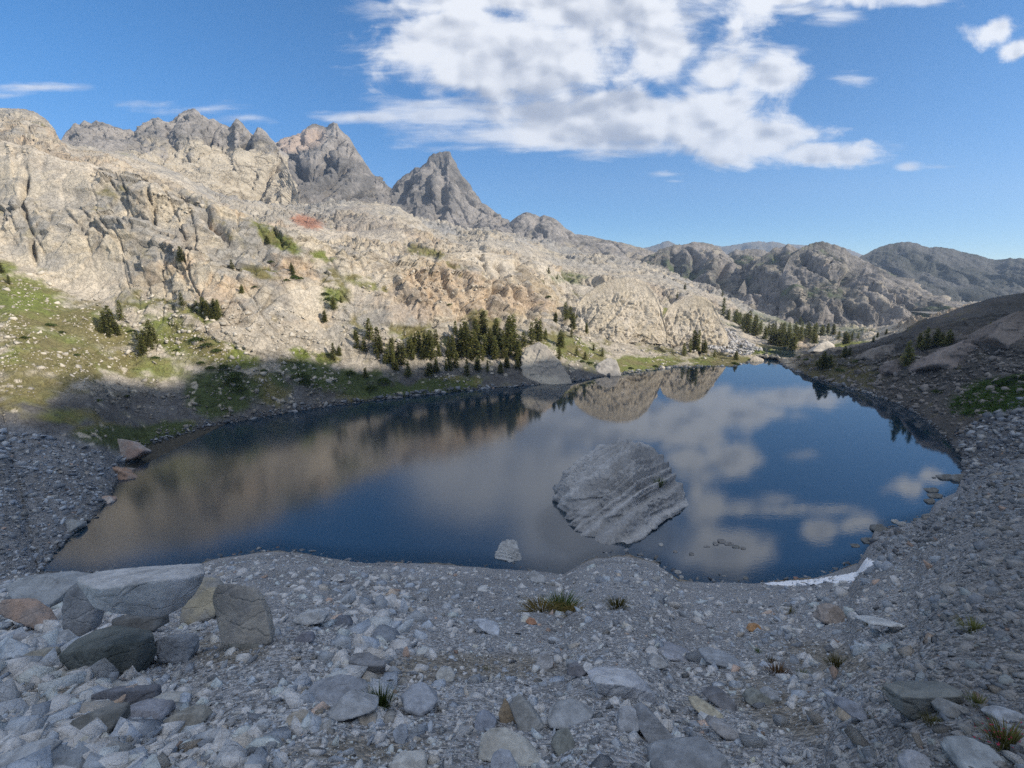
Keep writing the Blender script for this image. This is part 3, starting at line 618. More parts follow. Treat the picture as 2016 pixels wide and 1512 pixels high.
# ------------------------------------------------------------------ rocks
def stone_material(name, sc, bump):
    m, n, b = principled(name, .88, .3)
    tint = n.new('ShaderNodeAttribute', attribute_name='tint').outputs['Color']
    oc = n.new('ShaderNodeObjectInfo').outputs['Color']
    co = n.new('ShaderNodeTexCoord').outputs['Object']
    n1 = n.noise(co, sc, 7, .65, .4); n2 = n.noise(n.v('MULTIPLY', co, (1, 1, 2.5)), sc * 8, 6, .75)
    f = n.m('MAXIMUM', n.m('ADD', 1.0, n.m('ADD', n.m('MULTIPLY', n.m('SUBTRACT', n1, .5), 1.2), n.m('MULTIPLY', n.m('SUBTRACT', n2, .5), 1.3))), .3)
    cb = n.new('ShaderNodeCombineXYZ'); [n.put(cb.inputs[i], f) for i in range(3)]
    colr = n.v('MULTIPLY', n.v('MULTIPLY', tint, oc), cb.outputs[0])
    colr = n.mix(n.ss(n.noise(co, sc * .8, 5, .6), .60, .78, 0, .30), colr, (.27, .22, .17, 1))
    n.put(b.inputs['Base Color'], colr)
    vo = n.new('ShaderNodeTexVoronoi', feature='DISTANCE_TO_EDGE'); n.put(vo.inputs['Vector'], n.v('ADD', n.v('MULTIPLY', co, (1, 1.3, 1.9)), n.v('MULTIPLY', n.noise(co, sc, 4, .6, color=True), (.9 / sc,) * 3))); vo.inputs['Scale'].default_value = sc * .7
    n1 = n.m('ADD', n1, n.ss(vo.outputs['Distance'], 0, .06, -.35, 0)); n1 = n.m('ADD', n1, n.m('MULTIPLY', n.noise(co, sc * 22, 4, .7), .10))
    bp = n.new('ShaderNodeBump'); bp.inputs['Strength'].default_value = .8; bp.inputs['Distance'].default_value = bump; n.put(bp.inputs['Height'], n.m('ADD', n1, n.m('MULTIPLY', n2, .25)))
    n.put(b.inputs['Normal'], bp.outputs[0]); return m
M_STONE = stone_material('loose_stone', 9.0, .02)
M_BOULD = stone_material('boulder_rock', 2.2, .04)
_ico = {}
def ico(sub):
    if sub not in _ico:
        bm = bmesh.new(); bmesh.ops.create_icosphere(bm, subdivisions=sub, radius=1.0)
        bm.verts.ensure_lookup_table()
        V = np.array([v.co[:] for v in bm.verts], np.float32); V /= np.linalg.norm(V, axis=1, keepdims=True)
        _ico[sub] = (V, np.array([[v.index for v in f.verts] for f in bm.faces], np.int32)); bm.free()
    return _ico[sub]
def half_spaces(U, N, off, p=34):
    p = p * 2.2
    q = np.maximum(U @ (N / off[:, None]).T, 0).astype(np.float64)
    return (q ** p).sum(1) ** (-1.0 / p)
def rock_unit(rng, sub=2, n=13, p=30, rough=.03, flat=.55):
    if sub < 3:                                                  # small stones: sharp convex chips
        k = int(rng.integers(8, 13)); q = rng.uniform(-1, 1, (k * 3, 3)); q = q[np.argsort(-np.abs(q).max(1))[:k]] * np.array([1, rng.uniform(.55, .95), 1])
        if rng.uniform() < .5: q[:, 0] *= 1 - .35 * (q[:, 2] > 0)
        bm = bmesh.new(); [bm.verts.new(v) for v in q]; r = bmesh.ops.convex_hull(bm, input=bm.verts[:])
        bmesh.ops.delete(bm, geom=[v for v in bm.verts if not v.link_faces], context='VERTS'); bmesh.ops.triangulate(bm, faces=bm.faces[:]); bmesh.ops.recalc_face_normals(bm, faces=bm.faces[:])
        bm.verts.index_update(); V = np.array([v.co[:] for v in bm.verts], np.float32); Fc = np.array([[v.index for v in f.verts] for f in bm.faces], np.int32); bm.free()
        V -= V.mean(0); V[:, 2] *= flat; V /= np.abs(V[:, :2]).max(); return V, Fc
    U, Fc = ico(sub)
    N = rng.normal(size=(n, 3)); N[:6] = np.array([[1,0,0],[-1,0,0],[0,1,0],[0,-1,0],[0,0,1],[0,0,-1]]) + rng.normal(size=(6, 3)) * .34
    N /= np.linalg.norm(N, axis=1, keepdims=True)
    off = rng.uniform(.7, 1.1, n); off[:6] = rng.uniform(.5, .8, 6)
    V = U * half_spaces(U, N, off, p)[:, None]
    V[:, 2] *= flat; V[:, 1] *= rng.uniform(.55, 1.0)
    k = rng.uniform(0, 50)
    f = fbm(V[:, 0] * 2.2 + k, V[:, 1] * 2.2, V[:, 2] * 2.2, 4, 801) * rough * 1.6 + blocks(V[:, 0] * 2.5 + k, V[:, 1] * 2.5, V[:, 2] * 4.5, 811) * rough * .6
    V = V * (1 + f[:, None])
    V /= np.abs(V[:, :2]).max()
    return V.astype(np.float32), Fc
def rotm(rng, n, tilt=.35):
    az = rng.uniform(0, 2 * np.pi, n); tx = rng.normal(0, tilt, n); ty = rng.normal(0, tilt, n)
    def R(ax, t):
        c, s = np.cos(t), np.sin(t); M = np.zeros((n, 3, 3)); i, j, k = ax, (ax + 1) % 3, (ax + 2) % 3
        M[:, i, i] = 1; M[:, j, j] = c; M[:, k, k] = c; M[:, j, k] = -s; M[:, k, j] = s; return M
    return R(0, tx) @ R(1, ty) @ R(2, az)
STONE_TONES = np.array([[.30,.32,.34],[.24,.26,.285],[.38,.39,.40],[.20,.215,.235],[.27,.265,.25],[.34,.31,.27],[.46,.46,.45],[.31,.23,.185],[.16,.17,.18],[.33,.32,.30]])
TONE_P = np.array([.25,.18,.15,.12,.07,.05,.09,.02,.05,.02]); TONE_P = TONE_P / TONE_P.sum()
def scatter(name, P, size, tones, mat, sub=1, nvar=30, seed=0, sink=.25, tilt=.35, flat=(.4, .75), lab=None):
    rng = np.random.default_rng(seed); n = len(P); var = rng.integers(0, nvar, n); Vs, Fs, Ts = [], [], []; base = 0
    for k in range(nvar):
        idx = np.where(var == k)[0]
        if not len(idx): continue
        V, Fc = rock_unit(rng, sub, 12, 26, flat=rng.uniform(*flat))
        M = rotm(rng, len(idx), tilt); W_ = np.einsum('nij,vj->nvi', M, V) * (size[idx][:, None, None] * .5)
        W_ += P[idx][:, None, :]; W_[:, :, 2] += (size[idx] * (.5 * flat[0] - sink * .5))[:, None]
        Vs.append(W_.reshape(-1, 3)); nv = len(V)
        Fs.append((Fc[None] + (np.arange(len(idx)) * nv)[:, None, None]).reshape(-1, 3) + base); base += nv * len(idx)
        Ts.append(np.repeat(tones[idx], nv, 0))
    o = mesh_np(name, np.concatenate(Vs), np.concatenate(Fs), mat, np.concatenate(Ts))
    return put_tag(o, lab, None, None, 'stuff')
def in_poly(px, py, poly):
    poly = np.asarray(poly, float); x0, y0 = poly[:, 0], poly[:, 1]; x1, y1 = np.roll(x0, -1), np.roll(y0, -1)
    c = ((y0 > py[:, None]) != (y1 > py[:, None])) & (px[:, None] < (x1 - x0) * (py[:, None] - y0) / (y1 - y0 + 1e-12) + x0)
    return c.sum(1) % 2 == 1
def sample(poly, n, rng, rmin=0):
    poly = np.asarray(poly, float); lo, hi = poly.min(0), poly.max(0); out = []
    while len(out) < n:
        q = rng.uniform(lo, hi, (n * 2, 2)); q = q[in_poly(q[:, 0], q[:, 1], poly)]; out += list(q)
    px = np.array(out[:n]); H = [hit(a, b, rmin) for a, b in px]
    return px, np.array([h[0] for h in H]), np.array([h[1] for h in H])
def tones(rng, n, k=1.95):
    t = STONE_TONES[rng.choice(len(STONE_TONES), n, p=TONE_P)]; return np.minimum(t * rng.uniform(.5, 1.4, (n, 1)) * k * np.array([.97, 1.0, 1.04]), .54)
R1 = np.random.default_rng(11)
# foreground scree
FGP = [(-120,1128),(180,1128),(420,1106),(560,1088),(720,1110),(960,1122),(1110,1132),(1180,1100),(1285,1104),(1335,1150),(1560,1150),(1700,1132),(1760,1090),(1900,1040),(2130,1000),(2130,1640),(-120,1640)]
def soilmap(px):
    x, y = px[:, 0], px[:, 1]
    return np.clip(box(x, y, 470, 1280, 100, 40) + box(x, y, 900, 1315, 230, 26) + box(x, y, 1560, 1430, 170, 36, 30) + box(x, y, 1640, 1300, 140, 26, 10) + box(x, y, 690, 1482, 160, 26) + box(x, y, 120, 1365, 120, 22), 0, 1)
px, P_, rc = sample(FGP, 17000, R1)
keepm = R1.uniform(size=len(px)) > .72 * soilmap(px)
px, P_ = px[keepm], P_[keepm]
dpt = np.linalg.norm(P_ - np.array([0, 0, HC]), axis=1)
patch = .75 + .9 * sst(vn(P_[:, 0] / (.25 * dpt), P_[:, 1] / (.25 * dpt), 0 * dpt, 960) + .5 * vn(P_[:, 0] / (.09 * dpt), P_[:, 1] / (.09 * dpt), 0 * dpt, 961), -.3, .6)
szpx = np.minimum(4.6 * R1.uniform(size=len(px)) ** (-1 / 1.55), 34) * patch
sz = np.minimum(szpx * dpt / F, .6)
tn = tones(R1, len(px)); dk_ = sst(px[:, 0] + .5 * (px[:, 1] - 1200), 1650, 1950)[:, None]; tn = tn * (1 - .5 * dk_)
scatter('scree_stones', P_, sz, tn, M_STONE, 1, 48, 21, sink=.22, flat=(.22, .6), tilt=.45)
# fine gravel between them
px, P_, rc = sample(FGP, 15000, R1)
keepm = R1.uniform(size=len(px)) > .35 * soilmap(px); px, P_ = px[keepm], P_[keepm]; dpt = np.linalg.norm(P_ - np.array([0, 0, HC]), axis=1)
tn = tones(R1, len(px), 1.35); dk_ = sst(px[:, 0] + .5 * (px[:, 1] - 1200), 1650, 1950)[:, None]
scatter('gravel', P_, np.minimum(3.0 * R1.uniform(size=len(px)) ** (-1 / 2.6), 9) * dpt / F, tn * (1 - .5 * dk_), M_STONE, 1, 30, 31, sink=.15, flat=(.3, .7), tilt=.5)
# screes left and right of the lake, talus, rubble on the hillside
px, P_, rc = sample([(-60,838),(90,860),(270,905),(235,925),(215,985),(165,1035),(110,1085),(75,1128),(-60,1140)], 2600, R1)
d_ = P_[:, 1]; scatter('scree_stones', P_, np.minimum(4.5 * R1.uniform(size=len(px)) ** (-1 / 2.2), 22) * d_ / F, tones(R1, len(px), 1.05), M_STONE, 1, 12, 22, sink=.35, flat=(.3, .5))
px, P_, rc = sample([(2060,760),(1980,800),(1880,850),(1900,900),(1900,970),(1850,1010),(1730,1040),(1715,1100),(1780,1100),(1900,1050),(2060,1010)], 4200, R1)
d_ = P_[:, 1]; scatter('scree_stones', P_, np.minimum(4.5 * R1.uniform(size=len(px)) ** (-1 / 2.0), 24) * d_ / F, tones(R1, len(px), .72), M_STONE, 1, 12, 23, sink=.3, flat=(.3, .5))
px, P_, rc = sample([(1405,640),(1440,655),(1500,690),(1470,700),(1400,690),(1385,672)], 700, R1)
d_ = P_[:, 1]; scatter('talus', P_, np.minimum(3.5 * R1.uniform(size=len(px)) ** (-1 / 2.4), 11) * d_ / F, np.array([.42,.41,.40]) * R1.uniform(.75, 1.2, (len(px), 1)), M_STONE, 1, 10, 24)
HP = [(-20,520),(250,575),(520,600),(760,640),(1130,650),(1480,700),(1400,718),(1120,750),(760,782),(420,835),(280,878),(90,840),(-20,830)]
px, P_, rc = sample(HP, 5200, R1, RS[4])
cl = vn(P_[:, 0] / 9, P_[:, 1] / 9, P_[:, 2] / 9, 900) + .6 * vn(P_[:, 0] / 3, P_[:, 1] / 3, P_[:, 2] / 3, 901)
ok = cl > -.15; px, P_ = px[ok], P_[ok]; d_ = P_[:, 1]
scatter('hillside_rubble', P_, np.minimum(3.0 * R1.uniform(size=len(px)) ** (-1 / 2.3), 15) * d_ / F, (np.array([.50,.46,.39]) * R1.uniform(.65, 1.15, (len(px), 1)) * (1 - .42 * sst(px[:, 1], 735, 775))[:, None]), M_STONE, 1, 14, 25, sink=.3)  # stones lower on the slope painted darker to deepen the shade
px, P_, rc = sample([(0,500),(200,540),(450,500),(600,560),(850,600),(1050,600),(1100,560),(960,490),(640,500),(420,410),(200,320),(0,280)], 2200, R1, RS[4])
cl = vn(P_[:, 0] / 14, P_[:, 1] / 14, P_[:, 2] / 14, 905); ok = cl > .1; px, P_ = px[ok], P_[ok]; d_ = P_[:, 1]
scatter('hillside_rubble', P_, np.minimum(2.6 * R1.uniform(size=len(px)) ** (-1 / 2.5), 9) * d_ / F, (np.array([.48,.43,.35]) * R1.uniform(.7, 1.15, (len(px), 1))), M_STONE, 1, 10, 26, sink=.3)
px, P_, rc = sample([(1560,712),(1700,700),(1850,690),(2030,690),(2030,760),(1900,850),(1800,806),(1680,762),(1600,740)], 1600, R1, RS[4])
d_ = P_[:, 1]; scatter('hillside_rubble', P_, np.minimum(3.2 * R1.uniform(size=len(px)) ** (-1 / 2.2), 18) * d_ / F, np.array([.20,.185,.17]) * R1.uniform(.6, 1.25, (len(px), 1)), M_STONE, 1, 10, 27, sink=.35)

# boulders with an outline of their own: convex core, chipped and bedded surface
def planes_of(pts):
    bm = bmesh.new(); [bm.verts.new(p) for p in pts]
    bmesh.ops.convex_hull(bm, input=bm.verts[:]); bmesh.ops.recalc_face_normals(bm, faces=bm.faces[:])
    N, O = [], []; c = np.mean(pts, 0)
    for f in bm.faces:
        n = np.array(f.normal); o = float(np.dot(n, np.array(f.verts[0].co) - c))
        if o < 0: n, o = -n, -o
        if o > 1e-4: N.append(n); O.append(o)
    bm.free(); return c, np.array(N), np.array(O)
def hull_rock(name, pts, tone, label, cat='boulder', sub=5, p=60, rough=.014, bed=None, mat=None, seed=0, tone2=None, group=None, tf=None, blk=1.0, chip=True, grow=1.0):
    pts = np.asarray(pts, float); c, N, O = planes_of(pts); U, Fc = ico(sub)
    rg = np.random.default_rng(seed + 500); C = rg.normal(size=(4, 3)); C /= np.linalg.norm(C, axis=1, keepdims=True)   # chipped corners
    if chip: N = np.concatenate([N, C])
    if chip: O = np.concatenate([O, ((pts - c) @ C.T).max(0) * rg.uniform(.84, .97, 4)])
    V = U * half_spaces(U, N, O, p)[:, None]; R = float(np.abs(V).max())
    k = seed * 7.3; x, y, z = [(V[:, i] / R * 2.0 + k).astype(np.float32) for i in range(3)]
    f = fbm(x * 1.5, y * 1.5, z * 1.5, 5, 820, gain=.55) * 1.3 + (blocks(x * 1.6, y * 1.6, z * 2.6, 822) * .7 + blocks(x * 4, y * 4, z * 6, 823) * .35) * blk
    if bed is not None:                                          # bedding planes: ledges and grooves along one direction
        b = np.asarray(bed, float) / np.linalg.norm(bed); q = (V @ b) / R * 8 + .45 * fbm(x * .9, y * .9, z * .9, 5, 824, gain=.6); q = q + .4 * np.sin(q * 1.3)
        f = f * .6 + 1.5 * (sst(q % 1.0, .0, .85) - sst(q % 1.0, .85, 1.0) - .5) + 1.0 * (_h(np.floor(q).astype(np.int32), np.zeros(len(q), np.int32), np.zeros(len(q), np.int32), 5) - .5)
        q2 = q * 2.7; f = f + .8 * ((q2 % 1.0) - .5) * sst(fbm(x * 2, y * 2, z * 2, 2, 826), -.3, .3) + .7 * fbm(x * 5, y * 5, z * 5, 3, 827, gain=.65)
    V = V * grow + U * (f * rough * R)[:, None]
    n1 = fbm(x * 1.2, y * 1.2, z * 1.2, 4, 830)
    T = lerp3(np.asarray(tone, float), np.asarray(tone2 if tone2 is not None else np.asarray(tone) * .7, float), sst(n1 - .15 * f, -.3, .4))
    if bed is not None: T = T * (.84 + .28 * _h(np.floor(q * 2.7).astype(np.int32), np.zeros(len(q), np.int32), np.zeros(len(q), np.int32), 9))[:, None]
    if tf: T = tf(T, V + c, n1)
    o = mesh_np(name, V, Fc, mat or M_BOULD, T); o.location = Vector(c)
    return put_tag(o, label, cat, group)
def px_rock(outline, tone, label, thick=.7, tilt=.9, d=None, sink=.12, name='boulder', front=None, **k):
    """outline: photo outline of the stone; its lowest point gives the ground it lies on"""
    o = np.asarray(outline, float); bot = o[o[:, 1].argmax()]
    if d is None: d = hit(bot[0], min(bot[1], 1590))[0][1]
    wid = (o[:, 0].max() - o[:, 0].min()) * d / F; yb = o[:, 1].max(); pts = []
    for x, y in o:
        dd = d + tilt * (yb - y) * d / F; pts.append(at(x, y, dd))
    if front is not None:                                        # (x, y, depth offset in stone widths): corners of the faces turned to the viewer
        pts = [at(x, y, d + q * wid) for x, y, q in front]; o = o[:0]
        for x, y, q in front: p0 = np.array(at(x, y, d + q * wid)); pts.append(p0 + np.array([0, wid * thick, -wid * thick * .3]))
    cx, cy = o.mean(0) if len(o) else (0, 0)
    for x, y in o:                                               # the far side, a little smaller, sunk in the ground
        q = np.array(at(cx + (x - cx) * .8, cy + (y - cy) * .8, d + tilt * (yb - cy) * d / F)) + np.array([0, wid * thick, -wid * thick * .45]); pts.append(q)
    pts = np.array(pts); pts[:, 2] -= sink * wid * .3
    return hull_rock(name, pts, tone, label, **k)
BG = (.29,.31,.335); PG = (.42,.43,.44); DG = (.16,.175,.18); WG = (.52,.53,.54); BR = (.30,.25,.20); YG = (.36,.33,.25)
Z1 = lambda pts: [(x / 3.5, 1080 + y / 3.5) for x, y in pts]
ROCKS = [
 ('table', [(150,1134),(200,1129),(274,1131),(329,1120),(380,1117),(385,1137),(363,1194),(323,1214),(243,1210),(186,1197),(183,1157)], PG, 'huge flat-topped slab roofing a dark hollow at lower left', dict(d=5.0, sink=0, thick=.15, seed=1, tone2=(.27,.28,.29), sub=6, rough=.010, front=[(150,1134,.34),(200,1129,.40),(274,1131,.40),(329,1120,.42),(380,1117,.40),(386,1137,.22),(183,1158,0),(205,1161,-.02),(240,1157,.0),(325,1141,.02),(363,1194,.1),(323,1216,.04),(243,1212,.02),(186,1198,.02),(150,1150,.2)])),
 ('support', [(126,1166),(150,1140),(186,1157),(183,1206),(174,1248),(137,1263),(123,1251),(120,1200)], (.25,.265,.285), 'upright bluish grey block propping the left end of the flat slab', dict(seed=2, tilt=.5, thick=.6)),
 ('yellowish', [(384,1135),(399,1133),(434,1175),(436,1192),(417,1217),(378,1230),(351,1227),(358,1189)], YG, 'yellowish lichen-stained boulder against the right end of the flat slab', dict(seed=3, tone2=(.26,.26,.25))),
 ('bigright', [(412,1152),(440,1143),(486,1149),(503,1170),(524,1206),(535,1264),(510,1277),(470,1266),(437,1268),(424,1205)], (.31,.30,.275), 'broad buff-topped boulder at the right end of the big boulder cluster', dict(seed=14, thick=.35, tilt=.6, tone2=(.24,.24,.235), sub=6)),
 ('dark', [(103,1286),(154,1254),(200,1243),(269,1254),(271,1277),(280,1300),(263,1329),(223,1334),(154,1331),(140,1309)], (.13,.145,.14), 'dark greenish boulder with a lighter top in front of the flat slab', dict(seed=5, tone2=(.085,.10,.095), sub=6, thick=.25, front=[(103,1286,.2),(154,1252,.5),(200,1241,.6),(269,1252,.5),(200,1284,.02),(228,1264,.02),(271,1264,.05),(282,1300,.15),(263,1331,.02),(223,1336,0),(154,1333,.02),(138,1309,.08)])),
 ('hollow stone', [(214,1216),(240,1213),(300,1216),(302,1240),(280,1246),(225,1244)], (.15,.155,.155), 'dark stone lying in the hollow under the flat slab', dict(seed=6)),
 ('small right', [(297,1263),(323,1251),(360,1254),(369,1263),(369,1303),(349,1309),(311,1301)], BG, 'rounded purple grey stone right of the dark greenish boulder', dict(seed=7)),
 ('foot wedge', [(437,1268),(460,1250),(492,1240),(512,1262),(514,1276),(480,1280)], (.17,.175,.165), 'dark wedge stone at the foot of the buff-topped boulder', dict(seed=8)),
 ('rust slab', [(0,1177),(31,1177),(70,1205),(94,1240),(80,1243),(17,1209),(-10,1205)], (.36,.27,.22), 'tilted reddish brown slab at the left edge of the picture', dict(seed=9, tilt=.8, tone2=(.28,.24,.22), thick=.4)),
 ('bedrock', [(5,1150),(60,1128),(135,1135),(138,1160),(85,1205),(60,1202),(15,1172)], (.30,.325,.345), 'broad pale grey rock above the reddish slab at left edge', dict(seed=10, tilt=1.3, sub=6)),
 ('white round', [(57,1262),(75,1248),(100,1245),(120,1262),(121,1276),(95,1282),(62,1278)], (.43,.45,.47), 'whitish mottled stone between the reddish slab and the dark boulder', dict(seed=11)),
 ('left mottled', [(0,1262),(20,1248),(42,1252),(46,1276),(20,1284),(0,1280)], (.33,.34,.36), 'grey mottled stone under the reddish slab at left edge', dict(seed=12)),
 ('tan pair', [(30,1296),(55,1282),(85,1280),(92,1300),(70,1316),(38,1316)], (.33,.32,.28), 'tan stone left of the dark greenish boulder', dict(seed=13)),
 ('front tan', [(112,1338),(122,1322),(145,1322),(153,1334),(151,1342),(122,1348)], (.30,.30,.27), 'small tan stone at the lower left foot of the dark boulder', dict(seed=14)),
 ('long dark', [(163,1371),(189,1360),(303,1354),(305,1377),(269,1389),(166,1393)], (.18,.19,.22), 'long dark bluish brick-shaped block below the boulder cluster', dict(seed=15, tilt=.5, thick=.3)),
 ('pale thin', [(266,1388),(285,1380),(350,1379),(354,1402),(325,1404),(270,1396)], (.42,.42,.40), 'pale thin-edged stone under the right end of the long dark block', dict(seed=16, tilt=.8)),
 ('purple', [(220,1402),(245,1394),(310,1398),(316,1418),(290,1432),(222,1436)], (.30,.31,.35), 'purple grey block below the long dark block', dict(seed=17)),
 ('angular dark', [(140,1416),(165,1405),(214,1400),(217,1436),(195,1458),(140,1465),(112,1462)], (.20,.205,.20), 'dark angular rock left of the purple grey block', dict(seed=18, tone2=(.12,.125,.12))),
 ('round grey', [(314,1420),(335,1408),(375,1404),(400,1420),(380,1440),(335,1450),(318,1440)], (.28,.275,.25), 'broad olive grey stone right of the purple grey block', dict(seed=19)),
 ('corner pale', [(-10,1500),(0,1485),(40,1474),(84,1480),(72,1500),(40,1520),(-10,1530)], (.40,.425,.45), 'pale blue-grey slab in the bottom left corner', dict(seed=20, tilt=1.2)),
 ('corner blue', [(85,1512),(100,1492),(130,1485),(155,1500),(160,1530),(90,1535)], (.28,.31,.345), 'bluish rounded stone right of the corner slab at bottom left', dict(seed=21)),
 ('flat-top dark', [(683,1302),(692,1290),(722,1288),(752,1305),(757,1318),(745,1330),(722,1330),(690,1312)], (.24,.25,.27), 'flat-topped boulder with a dark front edge above the dark grass tuft', dict(seed=22, thick=.2, tone2=(.17,.175,.185), front=[(683,1302,.2),(692,1290,.5),(722,1288,.55),(752,1303,.2),(757,1308,.1),(722,1310,0),(690,1302,.1),(755,1325,.1),(745,1331,.05),(722,1331,0),(690,1314,.08)])),
 ('triangle', [(642,1400),(669,1373),(739,1392),(741,1400),(702,1408),(648,1426)], (.36,.38,.405), 'pale triangular slab just left of the dark grass tuft', dict(seed=23, tilt=1.0)),
 ('under tri', [(702,1412),(718,1402),(739,1408),(740,1432),(725,1436),(706,1422)], (.38,.35,.31), 'squarish tan-edged stone below the dark grass tuft', dict(seed=24)),
 ('bedslab', [(586,1378),(605,1345),(660,1330),(722,1345),(726,1368),(690,1384),(640,1390)], (.265,.285,.32), 'broad bluish flat slab behind the triangular slab', dict(seed=25, tilt=1.9, thick=.3, sub=6)),
 ('dark far', [(650,1226),(660,1213),(682,1213),(691,1230),(688,1242),(658,1240)], (.17,.19,.23), 'dark blue stone well right of the boulder cluster', dict(seed=26)),
 ('dark far low', [(578,1258),(592,1246),(610,1246),(616,1262),(600,1268),(580,1266)], (.19,.20,.24), 'low dark blue stone right of the buff-topped boulder', dict(seed=27)),
 ('white far', [(572,1222),(590,1206),(622,1202),(640,1214),(634,1226),(590,1232)], (.43,.45,.47), 'whitish stone beside the dark blue stones right of the cluster', dict(seed=28)),
 ('tan pale', [(560,1425),(566,1408),(590,1404),(604,1412),(598,1430),(570,1434)], (.42,.39,.34), 'pale tan stone left of the triangular slab', dict(seed=29)),
 ('pale flat', [(483,1440),(498,1426),(520,1424),(526,1436),(508,1446)], (.40,.43,.46), 'pale flat stone in the gravel left of the tan stone', dict(seed=30)),
 ('big slab', [(946,1441),(993,1441),(1037,1458),(1070,1493),(1058,1512),(1010,1500),(966,1483),(940,1493)], (.44,.44,.41), 'big pale diamond-shaped slab at bottom centre', dict(seed=31, tilt=1.5, sub=6, tone2=(.37,.36,.33), thick=.35)),
 ('white long', [(929,1221),(950,1224),(983,1233),(985,1252),(970,1252),(950,1240)], (.45,.49,.55), 'long white-blue slab below the green grass tuft', dict(seed=32, tilt=1.4)),
 ('bluish pair', [(785,1372),(800,1358),(825,1352),(862,1378),(855,1392),(832,1398),(828,1412),(795,1400)], (.34,.37,.42), 'jagged light blue-grey slab just right of the dark grass tuft', dict(seed=33, tilt=1.2)),
 ('bluish ball', [(772,1440),(785,1428),(800,1432),(802,1452),(792,1470),(778,1462)], (.32,.36,.42), 'bluish pointed stone below the dark grass tuft', dict(seed=34)),
 ('brown peak', [(981,1404),(992,1376),(1002,1390),(1012,1412),(1020,1428),(985,1428)], (.29,.235,.17), 'brown pointed stone above the big pale slab', dict(seed=35)),
 ('cone', [(1003,1386),(1020,1372),(1050,1400),(1072,1430),(1060,1446),(1020,1440)], (.29,.30,.30), 'grey leaning stone right of the brown pointed stone', dict(seed=36)),
 ('blue upright', [(932,1440),(938,1408),(955,1404),(978,1420),(972,1442)], (.26,.29,.35), 'blue-grey block left of the brown pointed stone', dict(seed=37)),
 ('white block', [(857,1330),(862,1319),(885,1318),(896,1330),(892,1342),(862,1344)], (.46,.47,.46), 'whitish block on the bare sandy ground in the middle foreground', dict(seed=38)),
 ('mid', [(1052,1316),(1060,1292),(1078,1284),(1090,1300),(1088,1316),(1068,1320)], (.36,.37,.39), 'pale hump-shaped stone above the large grey slab', dict(seed=39)),
 ('grey slab', [(1076,1420),(1100,1398),(1140,1392),(1172,1404),(1165,1424),(1120,1440),(1082,1434)], (.35,.37,.39), 'large grey slab left of the long leaning slab at bottom', dict(seed=40, tilt=1.3)),
 ('greenish', [(1084,1466),(1096,1448),(1124,1440),(1132,1462),(1126,1488),(1100,1492)], (.215,.23,.22), 'dark greenish stone right of the big pale slab', dict(seed=41)),
 ('dark pair', [(1115,1328),(1122,1312),(1140,1308),(1156,1326),(1148,1334)], (.19,.195,.22), 'dark stone with a white stone leaning on it', dict(seed=42)),
 ('white egg', [(1148,1312),(1154,1304),(1166,1308),(1172,1326),(1162,1330),(1152,1322)], (.56,.58,.60), 'small white egg-shaped stone leaning on a dark stone', dict(seed=43)),
 ('bottom white', [(765,1506),(785,1498),(835,1496),(842,1516),(800,1534),(765,1530)], (.50,.50,.48), 'whitish slab cut by the bottom edge left of the big slab', dict(seed=44, tilt=1.0)),
 ('bottom blue', [(966,1494),(985,1484),(1008,1490),(1020,1516),(1000,1540),(966,1530)], (.34,.37,.42), 'bluish stone under the big pale slab at the bottom edge', dict(seed=45)),
 ('white-topped', [(1161,1335),(1180,1328),(1202,1325),(1261,1337),(1285,1362),(1298,1383),(1282,1394),(1263,1386),(1223,1390),(1177,1379)], (.50,.52,.55), 'large white-topped boulder in the lower right foreground', dict(seed=46, sub=6, thick=.3, tone2=(.38,.40,.44), front=[(1161,1335,.25),(1180,1326,.42),(1202,1324,.45),(1255,1334,.35),(1262,1343,.2),(1178,1341,.05),(1240,1347,.02),(1285,1362,.15),(1298,1384,.15),(1282,1395,.05),(1263,1388,0),(1223,1391,0),(1177,1380,.03)])),
 ('long lean', [(1255,1404),(1272,1396),(1290,1408),(1323,1446),(1352,1492),(1310,1490),(1275,1462),(1260,1436)], (.26,.28,.31), 'long dark grey slab leaning below the white-topped boulder', dict(seed=47, tilt=.8, sub=6)),
 ('lower tri', [(1220,1400),(1240,1394),(1262,1404),(1258,1440),(1215,1444)], (.36,.38,.41), 'grey triangular stone directly under the white-topped boulder', dict(seed=48)),
 ('bottom slab', [(1282,1510),(1307,1498),(1430,1486),(1445,1512),(1430,1560),(1290,1560)], (.27,.29,.315), 'flat grey slab with a pale rim on the bottom edge', dict(seed=49, tilt=1.0)),
 ('yellow', [(1361,1381),(1384,1381),(1425,1406),(1424,1420),(1385,1410),(1365,1392)], (.46,.43,.34), 'yellowish white flat stone right of the white-topped boulder', dict(seed=50, tilt=1.2)),
 ('dark pale', [(1388,1371),(1410,1362),(1430,1362),(1457,1392),(1448,1406),(1421,1396)], (.20,.21,.235), 'dark stone with a pale patch beside the yellowish flat stone', dict(seed=51)),
 ('block', [(1396,1430),(1405,1420),(1440,1432),(1462,1446),(1463,1460),(1430,1456)], (.35,.355,.37), 'pale-topped oblong block below the yellowish flat stone', dict(seed=52)),
 ('hump', [(1471,1384),(1482,1368),(1500,1362),(1520,1376),(1530,1394),(1495,1398)], (.255,.27,.255), 'smooth greenish hump-shaped stone in the right foreground', dict(seed=53)),
 ('blue end', [(1500,1364),(1515,1356),(1534,1362),(1534,1380),(1522,1384)], (.37,.40,.44), 'light blue stone behind the greenish hump', dict(seed=54)),
 ('rim', [(1282,1284),(1300,1274),(1340,1278),(1384,1296),(1378,1308),(1330,1296),(1290,1294)], (.36,.38,.43), 'long pale bluish rim slab above the white-topped boulder', dict(seed=55, tilt=1.6)),
